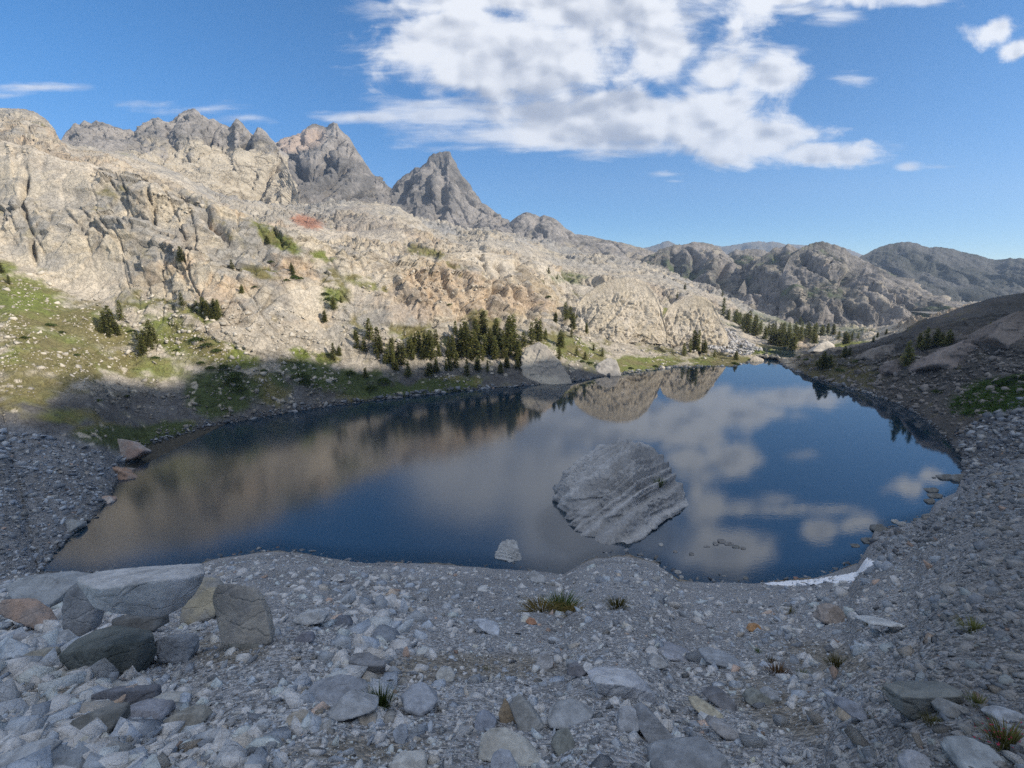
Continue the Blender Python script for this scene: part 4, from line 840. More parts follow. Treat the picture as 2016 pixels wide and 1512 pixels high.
 ('rim low', [(1386,1290),(1412,1286),(1445,1294),(1480,1312),(1476,1322),(1440,1308),(1392,1304)], (.34,.37,.41), 'second bluish rim slab, right of the long pale one', dict(seed=56, tilt=1.6)),
 ('tri blue', [(1276,1306),(1290,1290),(1306,1296),(1320,1314),(1296,1318)], (.40,.42,.44), 'pale triangular stone under the long pale rim slab', dict(seed=57)),
 ('right block', [(1774,1368),(1800,1362),(1897,1362),(1898,1390),(1856,1410),(1806,1424),(1778,1400)], (.20,.21,.20), 'large dark square-cut block near the right edge', dict(seed=58, sub=6, thick=.4, tone2=(.15,.165,.165), front=[(1774,1368,.1),(1800,1360,.3),(1897,1360,.3),(1820,1372,.02),(1890,1368,.0),(1898,1390,.05),(1856,1412,0),(1806,1426,-.02),(1778,1402,.05)])),
 ('right lower', [(1860,1396),(1880,1384),(1905,1392),(1924,1410),(1900,1418),(1864,1412)], (.25,.26,.265), 'grey stone against the lower right corner of the dark block', dict(seed=59)),
 ('bottom ball', [(1786,1504),(1800,1488),(1824,1486),(1840,1504),(1838,1535),(1790,1535)], (.38,.40,.44), 'rounded pale stone on the bottom edge at right', dict(seed=60)),
 ('right pale', [(1960,1412),(1985,1400),(2022,1406),(2026,1434),(1990,1440)], (.36,.39,.43), 'pale blue stone at the right edge of the picture', dict(seed=61)),
 ('right slab', [(1890,1490),(1910,1470),(1950,1466),(1985,1500),(1980,1530),(1905,1530)], (.33,.36,.38), 'grey-green slab in the bottom right corner', dict(seed=62, tilt=1.2)),
 ('tan tri', [(1652,1414),(1662,1396),(1680,1392),(1684,1408),(1676,1420),(1662,1422)], (.42,.38,.32), 'small tan pyramid stone on blue stones at lower right', dict(seed=63)),
 ('blue wedge', [(1655,1392),(1668,1380),(1690,1384),(1712,1410),(1706,1422),(1680,1412)], (.27,.30,.36), 'blue wedge stone behind the tan pyramid stone', dict(seed=64)),
 ('orange', [(1474,1242),(1480,1230),(1494,1228),(1500,1238),(1490,1246)], (.42,.25,.13), 'small orange stone above the bare patch at right', dict(seed=65)),
 ('orange mid', [(1034,1224),(1042,1217),(1054,1220),(1058,1228),(1044,1231)], (.42,.24,.16), 'small salmon orange stone below the green grass tuft', dict(seed=66)),
 ('pyramid', [(1618,1226),(1634,1196),(1650,1190),(1672,1212),(1682,1226),(1650,1230)], (.34,.30,.275), 'pinkish grey pyramid boulder on the upper right scree', dict(seed=67)),
 ('long white', [(1706,1224),(1720,1222),(1752,1222),(1790,1230),(1780,1235),(1720,1230)], (.52,.54,.55), 'thin white sliver stone right of the pinkish pyramid boulder', dict(seed=68, tilt=1.5)),
 ('shore pale', [(1038,1132),(1052,1122),(1072,1134),(1075,1148),(1060,1150),(1042,1142)], (.40,.42,.44), 'pale capped boulder where the rock spit joins the scree', dict(seed=69)),
 ('white beach', [(648,1140),(660,1130),(674,1132),(678,1142),(660,1146)], (.50,.51,.52), 'whitish stone near the shore in the middle left', dict(seed=70)),
]
LANDMARKS = []
for nm, ol, tone, lab, kw_ in ROCKS:
    o = px_rock(ol, tone, lab, **kw_); LANDMARKS.append((np.mean(ol, 0), lab, o))
# ------------------------------------------------------------------ rocks in and round the lake
def isl_tf(T, V, n1):
    g = np.exp(-(((V[:, 0] - 19.5) / 1.2) ** 2 + ((V[:, 1] - 57) / 2.5) ** 2)) * (V[:, 2] > 3)
    return T
ip = []
for x, y, d in [(1095,1040,58.5),(1098,988,62),(1118,928,65),(1150,908,66.5),(1186,886,68),(1213,873,68.5),(1240,879,66.5),(1262,879,69.5),(1290,886,70),(1306,918,69),(1324,948,68.5),(1344,988,65.5),(1364,1012,60.5),(1330,1038,56.5),(1290,1068,52.8),(1250,1089,50.8),(1205,1095,50),(1162,1093,50.2),(1118,1064,54.5),(1246,925,61.5),(1243,985,56.8),(1232,1040,52.6)]:
    ip.append(at(x, y, d))
for x, y in [(8.0,70),(20,72),(24,66),(12,72)]: ip.append((x, y, -2))
for x, y, d in [(1095,1040,57),(1160,1092,50),(1250,1090,50.6),(1362,1014,59.5)]: q = at(x, y, d); ip.append((q[0], q[1], -2.5))
isl = hull_rock('island_rock', ip, (.37,.375,.38), 'big ribbed grey rock island standing out of the lake', 'rock island', sub=7, p=60, rough=.052, chip=False, grow=1.05, bed=(-.5,.5,.45), mat=M_BOULD, seed=3, tone2=(.27,.275,.28), blk=.9)
spit = [at(x, y, d) for x, y, d in [(970,1116,47.2),(978,1084,48.6),(984,1066,49.4),(1000,1060,49.8),(1017,1065,49.6),(1019,1074,49.2),(1006,1092,48.0),(1006,1114,46.8),(1034,1126,46.4)]]
hull_rock('rock_spit', spit + [(p[0], p[1] + .5, -1) for p in spit], (.44,.46,.47), 'narrow whitish rock spit poking into the lake left of the island', 'rock spit', sub=5, rough=.05, bed=(.3,.9,.3), seed=4)
SH = [([(196,872),(212,856),(245,860),(284,884),(265,898),(240,908),(214,896)], (.35,.33,.32), 'rounded grey-pink boulder on the left shore at the water', dict(tone2=(.30,.22,.19), thick=.4)),
      ([(150,918),(178,910),(215,914),(272,938),(262,948),(238,962),(200,954),(165,938)], (.34,.23,.17), 'rust-streaked rock point jutting into the lake from left shore', dict(bed=(.2,.2,.95), tone2=(.27,.26,.25), rough=.055)),
      ([(185,990),(196,976),(214,974),(219,988),(206,997),(190,996)], (.46,.42,.39), 'small white and rust rock at the left waterline', dict(tone2=(.35,.25,.2))),
      ([(112,1040),(124,1022),(150,1024),(152,1036),(132,1052)], (.31,.33,.335), 'grey block above the left waterline nearest the viewer', {}),
      ([(1024,702),(1036,682),(1060,668),(1076,678),(1094,702),(1118,728),(1126,752),(1098,757),(1058,758),(1030,742)], (.43,.39,.32), 'cream outcrop rising from the far shore, its foot shaded', dict(name='shore_outcrop', sub=6, rough=.045, cat='rock outcrop', thick=.5, tone2=(.30,.275,.24))),
      ([(1165,736),(1176,714),(1196,702),(1214,706),(1226,742),(1195,748)], (.40,.375,.34), 'low sunlit grey outcrop on the far shore right of the cream one', dict(name='shore_outcrop', cat='rock outcrop', rough=.03)),
      ([(1472,722),(1478,704),(1490,700),(1504,706),(1506,722),(1490,726)], (.45,.40,.33), 'square sunlit rock standing at the lake outlet', dict(rough=.03)),
      ([(1598,690),(1612,676),(1632,668),(1648,676),(1642,686),(1615,692)], (.50,.46,.40), 'pale sunlit boulder in the meadow beyond the outlet', dict(rough=.03)),
      ([(1838,712),(1856,686),(1900,664),(1960,660),(1990,676),(1984,704),(1940,716),(1880,724)], (.23,.20,.185), 'broad pinkish outcrop on the shaded right bank', dict(name='bank_outcrop', cat='rock outcrop', sub=6, rough=.05, tone2=(.15,.135,.13))),
      ([(1960,660),(1972,628),(2004,610),(2060,612),(2060,680),(1990,684)], (.21,.185,.17), 'rock wall at the right edge above the pinkish outcrop', dict(name='bank_outcrop', cat='rock outcrop', sub=6, rough=.03)),
      ([(1700,700),(1716,684),(1742,676),(1772,674),(1780,690),(1760,704),(1720,708)], (.19,.175,.16), 'long low outcrop on the crest of the shaded bank', dict(name='bank_outcrop', cat='rock outcrop', rough=.055)),
      ([(1748,730),(1760,706),(1786,700),(1802,716),(1796,734),(1765,738)], (.18,.16,.15), 'small brown outcrop beside the lone bank conifer', dict(name='bank_outcrop', cat='rock outcrop', rough=.055))]
for i, (ol, tone, lab, k) in enumerate(SH):
    k = dict(k); k.setdefault('cat', 'boulder'); px_rock(ol, tone, lab, seed=30 + i, **k)
SB = [((1838,964,26,12),'long dark boulder farthest out in the row at right shore'),((1845,975,30,12),'second dark boulder of the row in the right shallows'),((1834,986,18,12),'small dark boulder nearest the row end in right shallows'),((1816,1025,22,14),'dark upright block standing in water by the right shore'),
      ((1778,1031,20,11),'pale-topped flat stone on the right shore point'),((1764,1026,12,9),'pointed dark stone beside the pale-topped flat stone'),((1733,1040,26,20),'dark grey boulder at the tip of the right shore point'),((1710,1064,20,14),'rounded dark boulder lying in the water off the point'),
      ((1686,1074,18,9),'nearly sunken greenish stone off the right shore point'),((1712,1100,24,12),'dark boulder at the upper end of the snow strip'),((1866,938,34,14),'dark overhanging ledge block on the right shore'),((1890,940,30,18),'dark shore boulder behind the overhanging ledge block'),
      ((1840,940,8,4),'tiny dark stone alone in the water off right shore'),((1336,1126,16,8),'pale stone in the shallows near the gravel spit'),((1342,1136,10,7),'dark stone next to the pale stone in the shallows'),((1469,1138,11,7),'small dark stone in the cloud reflection at near shore'),
      ((1427,1134,12,4),'flat sunken stone in the cloud reflection at near shore'),((1392,1076,14,5),'flat sunken stone left of the little stone islet'),((1362,1090,10,8),'small stone between the island and the little islet'),((1330,1086,9,6),'small stone just right of the island'),
      ((1302,1072,10,7),'pale chip stone against the island waterline'),((1410,1070,12,8),'leftmost stone of the little stone islet'),((1422,1065,18,10),'tallest stone of the little stone islet'),((1436,1070,20,9),'broad stone in the middle of the little islet'),((1450,1076,16,8),'dark right-hand stone of the little islet'),((1464,1079,10,7),'outlying stone right of the little islet'),((1568,1138,10,6),'reddish stone half buried in the snow strip'),((1924,884,26,12),'white stone lying on the dark right scree near the water')]
for i, ((x, y, wd_, h_), lab) in enumerate(SB):
    ol = [(x - wd_ * .5, y + h_ * .1), (x - wd_ * .3, y - h_ * .45), (x + wd_ * .15, y - h_ * .5), (x + wd_ * .5, y - h_ * .05), (x + wd_ * .35, y + h_ * .4), (x - wd_ * .2, y + h_ * .5)]
    tone = (.20,.21,.21) if 'dark' in lab or 'green' in lab else (.27,.27,.27)
    if 'pale' in lab or 'white' in lab: tone = (.42,.43,.43)
    if 'reddish' in lab: tone = (.3,.2,.17)
    dd = on_water(x, y + h_ * .5)[1] if i not in (27,) else None
    px_rock(ol, tone, lab, d=dd, sub=4, sink=.2, seed=60 + i, group='stones in the lake shallows' if i < 26 else None)

# stones along the water's edge, half in and half out
ash = R1.uniform(-1.12, 1.0, 1500); dsh = np.interp(ash, A, d1) + R1.normal(.15, .55, 1500); okk = np.interp(ash, A, z1) < .3; ash, dsh = ash[okk], dsh[okk]
asf = R1.uniform(-1.1, .99, 1700); dsf = np.interp(asf, A, d4) + R1.normal(.1, .5, 1700); okk = np.interp(asf, A, z4) < .3; asf, dsf = asf[okk], dsf[okk]
aa, dd = np.concatenate([ash, asf]), np.concatenate([dsh, dsf]); zz = []
for a_, d_ in zip(aa, dd):
    c = int(np.clip(round((a_ - A[0]) / AS), 0, NC - 1)); r = int(np.clip(np.searchsorted(Y[:RS[5], c], d_), 1, NR - 1)); zz.append(max(float(Z[r, c]), -.08))
P_ = np.stack([aa * dd, dd, np.array(zz)], 1); scatter('shore_stones', P_, np.minimum(.22 * R1.uniform(size=len(P_)) ** (-1 / 2.0), 1.1) * np.clip(dd / 70, .6, 2), tones(R1, len(P_), .6), M_STONE, 1, 14, 28, sink=.3, flat=(.35, .6))

# the 200 largest loose stones of the foreground, each its own object
proto = []
for k in range(14):
    V, Fc = rock_unit(np.random.default_rng(100 + k), 1, 12, 40, .014, flat=random.uniform(.38, .75))
    me_o = mesh_np('loose_stone', V, Fc, M_STONE, np.ones((len(V), 3)) * .95); proto.append(me_o)
R2 = np.random.default_rng(77)
stones = []; tries = 0; occ = [(l[0], 32) for l in LANDMARKS]
FGS = [(-20,1150),(120,1215),(560,1150),(900,1150),(1350,1175),(1800,1180),(2030,1150),(2030,1530),(-20,1530)]
while len(stones) < 215 and tries < 6000:
    tries += 1
    q, P1, _ = sample(FGS, 1, R2); q = q[0]
    s_ = 15 + 26 * R2.uniform() ** 1.7 * np.clip((q[1] - 1100) / 330, .35, 1.1)
    if any(np.hypot(*(q - c)) < r * .7 + s_ * .6 for c, r in occ): continue
    if R2.uniform() < .5 * soilmap(q[None])[0]: continue
    occ.append((q, s_)); stones.append((q, P1[0], s_))
TN = {0: 'grey', 1: 'dark grey', 2: 'pale grey', 3: 'slate blue', 4: 'olive grey', 5: 'tan', 6: 'whitish', 7: 'rusty brown', 8: 'blackish', 9: 'buff'}
labs = {}
for i, (q, P1, s_) in enumerate(stones):
    v = int(R2.integers(0, len(proto))); t = int(R2.choice(10, p=TONE_P))
    o = proto[v] if proto[v].get('used') is None else proto[v].copy()
    if proto[v].get('used') is None: proto[v]['used'] = 1
    else: COL.objects.link(o)
    if 'used' in o and o is not proto[v]: del o['used']
    d = np.linalg.norm(P1 - np.array([0, 0, HC])); r = s_ * d / F * .5
    o.location = Vector(P1) + Vector((0, 0, r * .18)); o.scale = (r * R2.uniform(.85, 1.2), r * R2.uniform(.85, 1.1), r * R2.uniform(.7, 1.1))
    o.rotation_euler = (R2.normal(.25, .3), R2.normal(0, .3), R2.uniform(0, 6.28))
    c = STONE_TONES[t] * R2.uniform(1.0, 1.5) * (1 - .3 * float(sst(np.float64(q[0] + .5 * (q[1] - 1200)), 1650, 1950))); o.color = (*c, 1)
    dl = [np.hypot(*(q - l[0])) for l in LANDMARKS]; li = int(np.argmin(dl)); dx, dy = q - LANDMARKS[li][0]
    side = ('right of' if dx > 0 else 'left of') if abs(dx) > abs(dy) else ('below' if dy > 0 else 'above')
    size = 'small' if s_ < 21 else 'medium' if s_ < 30 else 'large'
    labs.setdefault((size, TN[t], side, li), []).append((min(dl), o))
SHORT = {}
for p_ in proto:
    if p_.get('used') is None: bpy.data.objects.remove(p_)
    else: del p_['used']
ORD = ['', 'second ', 'third ', 'fourth ', 'fifth ', 'sixth ']
for (size, tn_, side, li), lst in labs.items():
    lst.sort(key=lambda z: z[0])
    name = LANDMARKS[li][1]
    for w_ in (' in the lower right foreground', ' at lower left', ' of the picture', ' in the middle foreground', ' at bottom centre', ' on the bottom edge', ' at the bottom edge', ' in the right foreground', ' near the right edge'): name = name.replace(w_, '')
    for w_ in (' in ', ' at ', ' between ', ' above ', ' below ', ' against ', ' with ', ' left of ', ' just ', ' under ', ' beside ', ' behind ', ' roofing ', ' propping ', ' lying ', ' right of ', ' near ', ' where ', ' leaning on ', ' directly ', ' cut ', ', right', ' and ', ' on ', ' well '): 
        if len(name.split()) > 6 and w_ in name: name = name.split(w_)[0] + (w_ + name.split(w_)[1] if len(name.split(w_)[0].split()) < 3 else '')
    name = ' '.join(name.split()[:9])
    for k, (_, o) in enumerate(lst): put_tag(o, f'{ORD[min(k, 5)]}{size} {tn_} stone {side} the {name}', 'stone', 'loose stones on the foreground scree')

# ------------------------------------------------------------------ snow strip at the near shore
def zat(x, y):
    c = int(np.clip(round((x / y - A[0]) / AS), 0, NC - 1)); r = int(np.clip(np.searchsorted(Y[:RS[5], c], y), 1, NR - 1)); return max(float(Z[r, c]), 0.0)
sp = np.array([hit(x, y)[0][:2] for x, y in [(1503,1149),(1560,1143),(1620,1137),(1672,1130),(1694,1117),(1716,1106),(1738,1099),(1760,1104),(1746,1118),(1724,1132),(1690,1143),(1640,1149),(1580,1153),(1520,1154)]])
lo, hi = sp.min(0), sp.max(0); gx, gy = np.meshgrid(np.arange(lo[0], hi[0], .10), np.arange(lo[1], hi[1], .10))
wob = .16 * fbm(gx / .7, gy / .7, 0 * gx, 3, 950); ins = in_poly((gx + wob).ravel(), (gy + wob).ravel(), sp).reshape(gx.shape)
dist = np.zeros(gx.shape); cur = ins.copy()
for k in range(8):
    dist += cur; n_ = cur.copy(); n_[1:] &= cur[:-1]; n_[:-1] &= cur[1:]; n_[:, 1:] &= cur[:, :-1]; n_[:, :-1] &= cur[:, 1:]; cur = n_
gz = np.array([[zat(a, b) for a, b in zip(ra, rb)] for ra, rb in zip(gx, gy)]) - .04 + .15 * (1 - np.exp(-dist / 1.6)) + .05 * fbm(gx / .5, gy / .5, 0 * gx, 3, 951) * (dist > 0)
ff = grid_faces(*gx.shape); ff = ff[(dist.ravel()[ff] > 0).any(1)]
ms, n, b = principled('snow', .6, .3); sco = n.new('ShaderNodeTexCoord').outputs['Object']; n.put(b.inputs['Base Color'], n.mix(n.ss(n.noise(sco, 2.2, 7, .7), .52, .75, 0, .55), (.86, .88, .92, 1), (.42, .38, .36, 1)))
bp = n.new('ShaderNodeBump'); bp.inputs['Distance'].default_value = .05; n.put(bp.inputs['Height'], n.noise(n.new('ShaderNodeTexCoord').outputs['Object'], 3.0, 6, .6)); n.put(b.inputs['Normal'], bp.outputs[0])
put_tag(mesh_np('snow_patch', np.stack([gx, gy, gz], -1).reshape(-1, 3), ff, ms, smooth=True), 'long white snow strip along the near right shore', 'snow patch')

# ------------------------------------------------------------------ conifers and shrubs
def leaf_material(name, k=1.0):
    m, n, b = principled(name, .75, .2)
    tint = n.new('ShaderNodeAttribute', attribute_name='tint').outputs['Color']
    oc = n.new('ShaderNodeObjectInfo').outputs['Random']
    f = n.m('ADD', .75 * k, n.m('MULTIPLY', oc, .5 * k)); cb = n.new('ShaderNodeCombineXYZ'); [n.put(cb.inputs[i], f) for i in range(3)]
    lc = n.v('MULTIPLY', tint, cb.outputs[0]); n.put(b.inputs['Base Color'], lc)
    tl = n.new('ShaderNodeBsdfTranslucent'); n.put(tl.inputs[0], lc); mx = n.new('ShaderNodeMixShader'); mx.inputs[0].default_value = .3
    n.l.new(b.outputs[0], mx.inputs[1]); n.l.new(tl.outputs[0], mx.inputs[2]); n.l.new(mx.outputs[0], n.n['Material Output'].inputs[0]); return m
M_LEAF = leaf_material('needles'); M_SHRUB = leaf_material('shrub_leaves'); M_GRASS = leaf_material('grass_blades')
mb, n, b = principled('bark', .9, .2); b.inputs['Base Color'].default_value = (.13, .10, .075, 1); M_BARK = mb
n.put(b.inputs['Base Color'], n.mix(n.noise(n.new('ShaderNodeTexCoord').outputs['Object'], 14, 4), (.08, .06, .045, 1), (.20, .16, .12, 1)))
def clump(V, T, c, u, v, col):
    V += [c - u * .5 - v * .1, c + u * .5 - v * .1, c + u * .22 + v, c - u * .22 + v * .9]; T += [col] * 4
def conifer(seed, wide=.2, bare=.06, tops=1, dens=1.0):
    r = np.random.default_rng(seed); V, T = [], []; tv, tf_ = [], []
    stems = [(0.0, 0.0, 1.0)] + [(r.uniform(-.12, .12), r.uniform(-.12, .12), r.uniform(.6, .92)) for _ in range(tops - 1)]
    for sx, sy, sh in stems:
        b0 = len(tv)
        for k in range(6):
            h = k / 5 * sh * .97; rad = .017 * sh * (1 - k / 5.3)
            for j in range(7): an = j / 7 * 6.283; tv.append((sx * (.3 + .7 * k / 5) + rad * math.cos(an), sy * (.3 + .7 * k / 5) + rad * math.sin(an), h - .02))
        for k in range(5):
            for j in range(7): tf_.append((b0 + k * 7 + j, b0 + k * 7 + (j + 1) % 7, b0 + (k + 1) * 7 + (j + 1) % 7, b0 + (k + 1) * 7 + j))
        z = bare * sh
        while z < sh * .995:
            f = z / sh; R = wide * sh * (1 - f) ** .62 * (.6 + .4 * math.sin(min(1, f * 5) * 1.57)) * (1 + .28 * math.sin(f * 17 + seed * 2.1) * math.sin(f * 7 + seed)) + .012
            nb = int(r.integers(3, 6) * dens) + 1
            for _ in range(nb):
                if r.uniform() < .12: continue
                an = r.uniform(0, 6.283); L = R * r.uniform(.55, 1.2); dr = np.array([math.cos(an), math.sin(an), r.uniform(-.35, .15)])
                base = np.array([sx * (.3 + .7 * f), sy * (.3 + .7 * f), z]); m_ = max(2, int(L / .028))
                side = np.array([-math.sin(an), math.cos(an), 0])
                for q in range(1, m_ + 1):
                    t = q / m_; c = base + dr * L * t + np.array([0, 0, -.10 * L * t * t]) + r.normal(0, .006, 3)
                    s_ = .043 * r.uniform(.7, 1.3) * (1.15 - .4 * t); g = r.uniform(.55, 1.3)
                    col = np.array([.18, .20, .065]) * g if r.uniform() < .66 else np.array([.28, .26, .09]) * g
                    u = (side * r.uniform(.7, 1.2) + np.array([0, 0, r.normal(0, .3)])) * s_ * 1.5; v = (dr * .8 + np.array([0, 0, r.uniform(.0, .7)]) + r.normal(0, .2, 3)) * s_
                    clump(V, T, c, u, v, col)
            z += .021 * (1.1 - .35 * f)
    V = np.array(V, np.float32); Fq = np.arange(len(V)).reshape(-1, 4)
    return (V, Fq, np.array(T, np.float32)), (np.array(tv, np.float32), np.array(tf_, np.int32))
TREE_KIND = [conifer(1, .22, .04), conifer(2, .27, .04), conifer(3, .32, .06), conifer(4, .26, .03, 2), conifer(5, .34, .04, 3), conifer(6, .20, .04)]
tree_proto = []
def make_tree(kind):
    cr, tr = TREE_KIND[kind]
    e = bpy.data.objects.new('conifer_tree', None); COL.objects.link(e); e.empty_display_size = .2
    t = mesh_np('trunk', tr[0], tr[1], M_BARK, parent=e); c = mesh_np('crown', cr[0], cr[1], M_LEAF, cr[2], parent=e)
    return e
def copy_tree(e):
    c = e.copy(); COL.objects.link(c)
    for ch in e.children:
        d = ch.copy(); COL.objects.link(d); d.parent = c
    return c
tp = {}
def place_tree(x, y, h, kind, label, group, extra=1.0):
    P1, rc_ = hit(x, y, RS[4]); H = h * P1[1] / F * .96 * extra
    if kind in tp: o = copy_tree(tp[kind])
    else: o = tp[kind] = make_tree(kind)
    wv = R2.uniform(.85, 1.25); o.location = (P1[0], P1[1], P1[2] - .15); o.scale = (H * wv, H * wv, H); o.rotation_euler = (R2.normal(0, .03), R2.normal(0, .03), R2.uniform(0, 6.28))
    return put_tag(o, label, 'tree', group)
CLUST = [
 ('small dark clump high on the left meadow', [(198,656,26),(212,656,58),(225,656,34),(238,631,42),(204,640,30)]),
 ('twin clump on the meadow right of the left clump', [(279,696,42),(286,684,36),(295,673,46),(306,677,36),(270,668,20)]),
 ('row of small trees under the left cliff', [(364,604,30),(399,619,36),(408,620,30),(418,626,22),(430,628,40)]),
 ('scattered trees on the left cliffs', [(3,536,26),(18,560,20),(362,516,30),(458,530,20),(528,480,16),(574,542,24),(638,634,24),(657,608,26),(672,596,16),(476,577,18)]),
 ('trees at the upper edge of the shade, left of the grove', [(655,708,36),(668,700,22)]),
 ('left half of the lakeside grove', [(704,686,42),(716,692,36),(728,668,52),(742,697,66),(752,694,40),(763,715,50),(774,722,44),(784,706,40),(794,718,58),(808,702,52),(816,694,40),(822,690,48),(836,698,54),(846,702,66),(857,680,40),(700,668,26)]),
 ('dense right half of the lakeside grove', [(893,660,36),(905,702,40),(914,700,84),(926,702,66),(934,688,50),(942,682,52),(954,660,56),(956,700,52),(966,696,64),(976,706,44),(984,690,56),(992,706,70),(1003,702,98),(1008,690,60),(1013,682,78),(1018,708,46),(1030,684,40),(884,690,34)]),
 ('pair of trees behind the cream outcrop', [(1044,678,48),(1055,668,44),(1063,672,46),(1074,668,24)]),
 ('thin trees left of the larger granite dome', [(1092,634,22),(1112,634,36),(1122,630,26),(1129,648,32),(1124,664,20),(1103,682,36),(1100,708,30),(1155,657,22),(1136,640,22)]),
 ('shaded trees along the foot of the grove', [(805,742,40),(774,728,34),(878,730,32),(898,724,40),(919,740,42),(940,728,34),(960,732,30),(984,734,28),(1020,726,34),(850,736,28),(720,742,24)]),
 ('small trees on the sunlit far bank', [(1187,702,20),(1135,701,22),(1152,708,18),(1170,690,14),(1347,700,28),(1366,690,42),(1374,690,44),(1386,696,30),(1406,703,16),(1449,708,20),(1358,694,30)]),
 ('trees at the edge of the grey talus fan', [(1421,621,36),(1432,630,22),(1448,636,28),(1463,648,32),(1474,656,44),(1484,660,42),(1495,659,26),(1455,640,24)]),
 ('forest on the valley floor beyond the outlet', [(1505,668,26),(1516,677,42),(1523,672,30),(1529,681,36),(1534,668,34),(1539,682,34),(1545,676,30),(1550,685,42),(1556,674,30),(1561,689,34),(1568,676,32),(1576,670,28),(1584,672,26),(1592,668,26),(1600,664,24),(1512,660,24),(1526,656,22),(1540,658,24),(1554,656,22),(1566,658,24),(1580,656,22),(1590,652,20),(1606,654,20),(1618,660,22),(1630,656,20),(1642,660,18),(1596,640,18),(1612,642,18),(1626,640,16),(1574,640,18),(1602,676,24),(1498,652,22)]),
 ('scattered trees of the valley meadow', [(1652,668,18),(1662,678,26),(1668,676,22),(1676,672,18),(1690,670,14),(1717,674,14),(1640,650,14),(1728,664,12),(1745,660,12)]),
 ('dark conifers on the shaded right bank', [(1786,722,56),(1792,716,34),(1820,688,46),(1812,684,30),(1843,682,34),(1852,680,28),(1862,680,34),(1870,676,24),(1624,724,36),(1614,726,22),(1634,722,26),(1664,704,24),(1674,702,18),(1945,658,26),(1932,660,18),(1608,724,18)]),
 ('tiny trees on the granite slope above the valley', [(1330,590,14),(1345,570,12),(1420,585,14),(1470,560,10),(1500,592,12),(1540,600,12),(1560,588,10),(1610,610,14),(1640,590,12),(1670,600,10),(1090,550,10),(1075,540,14)]),
]
rg = np.random.default_rng(5)
def grove_x(a, b, n, ya, yb, h0, h1): return [(int(rg.uniform(a, b)), int(rg.uniform(ya, yb)), int(rg.uniform(h0, h1))) for _ in range(n)]
CLUST[5][1].extend(grove_x(700, 865, 14, 684, 712, 26, 46)); CLUST[6][1].extend(grove_x(880, 1030, 20, 664, 712, 30, 62)); CLUST[9][1].extend(grove_x(740, 1040, 8, 716, 742, 22, 36))
CLUST[0][1].extend([(215,664,34),(232,660,28)]); CLUST[1][1].extend([(283,702,30),(300,688,30)]); CLUST[2][1].extend([(404,612,28),(424,612,26),(385,612,22)])
for ci, (cn, lst) in enumerate(CLUST):
    order = sorted(range(len(lst)), key=lambda i: lst[i][0]); n_ = len(lst); hs = sorted([l[2] for l in lst], reverse=True)
    for rank, i in enumerate(order):
        x, y, h = lst[i]
        if n_ <= 3: w_ = ['left', 'right'][rank] if n_ == 2 else ['left', 'middle', 'right'][rank]
        elif h == hs[0]: w_ = 'tallest'
        elif rank == 0: w_ = 'leftmost'
        elif rank == n_ - 1: w_ = 'rightmost'
        elif rank < n_ / 2: w_ = {1: 'second', 2: 'third', 3: 'fourth', 4: 'fifth', 5: 'sixth', 6: 'seventh', 7: 'eighth'}.get(rank, str(rank + 1) + 'th') + ' from left'
        else: w_ = {1: 'second', 2: 'third', 3: 'fourth', 4: 'fifth', 5: 'sixth', 6: 'seventh', 7: 'eighth'}.get(n_ - 1 - rank, str(n_ - rank) + 'th') + ' from right'
        kind = int(R2.choice([0, 1, 2, 3, 4, 5])) if h > 26 else int(R2.choice([1, 2, 3, 4]))
        if ci == 14 and h < 40: kind = int(R2.choice([2, 4]))
        place_tree(x, y, h * (.86 if ci in (5, 6, 9) else 1), kind, f'{w_} conifer in the {cn}' if 'trees' not in cn and 'row' not in cn and 'conifers' not in cn else f'{w_} of the {cn}', cn)
def shrub(seed):
    r = np.random.default_rng(seed); V, T = [], []
    for _ in range(420):
        an = r.uniform(0, 6.283); q = r.uniform() ** .5; el = r.uniform(0, 1.2); c = np.array([math.cos(an) * q * math.cos(el), math.sin(an) * q * math.cos(el), .62 * math.sin(el) * (1 - .35 * q * q) * r.uniform(.5, 1)])
        u = r.normal(0, 1, 3); u /= np.linalg.norm(u); v = np.cross(u, r.normal(0, 1, 3)); v /= np.linalg.norm(v) + 1e-6
        clump(V, T, c, u * .13, v * .13, np.array([.075, .105, .028]) * r.uniform(.5, 1.4))
    V = np.array(V, np.float32); return V, np.arange(len(V)).reshape(-1, 4), np.array(T, np.float32)
shp = []
SHR = [(95,640,26),(120,655,18),(45,665,20),(150,700,14),(260,652,16),(390,672,30),(410,680,26),(425,690,22),(350,690,14),(305,705,18),(395,715,18),(415,725,20),(440,722,26),(462,740,44),(455,752,36),(470,765,30),(590,740,40),(600,752,34),(195,790,18),(250,780,14),(520,730,16),(690,736,22),(755,750,30),(730,764,26),(1160,715,18),(1145,712,16),(1480,712,22),(1445,716,18),(1240,725,16),(1290,722,14),(1660,730,16),(1690,712,20),(1652,728,14),(1730,735,14),(1850,772,26),(1815,765,16),(578,548,30),(560,552,18),(650,590,30),(640,580,20),(535,520,14),(500,566,12),(880,600,12),(1080,585,14),(1590,708,16),(1575,704,12)]
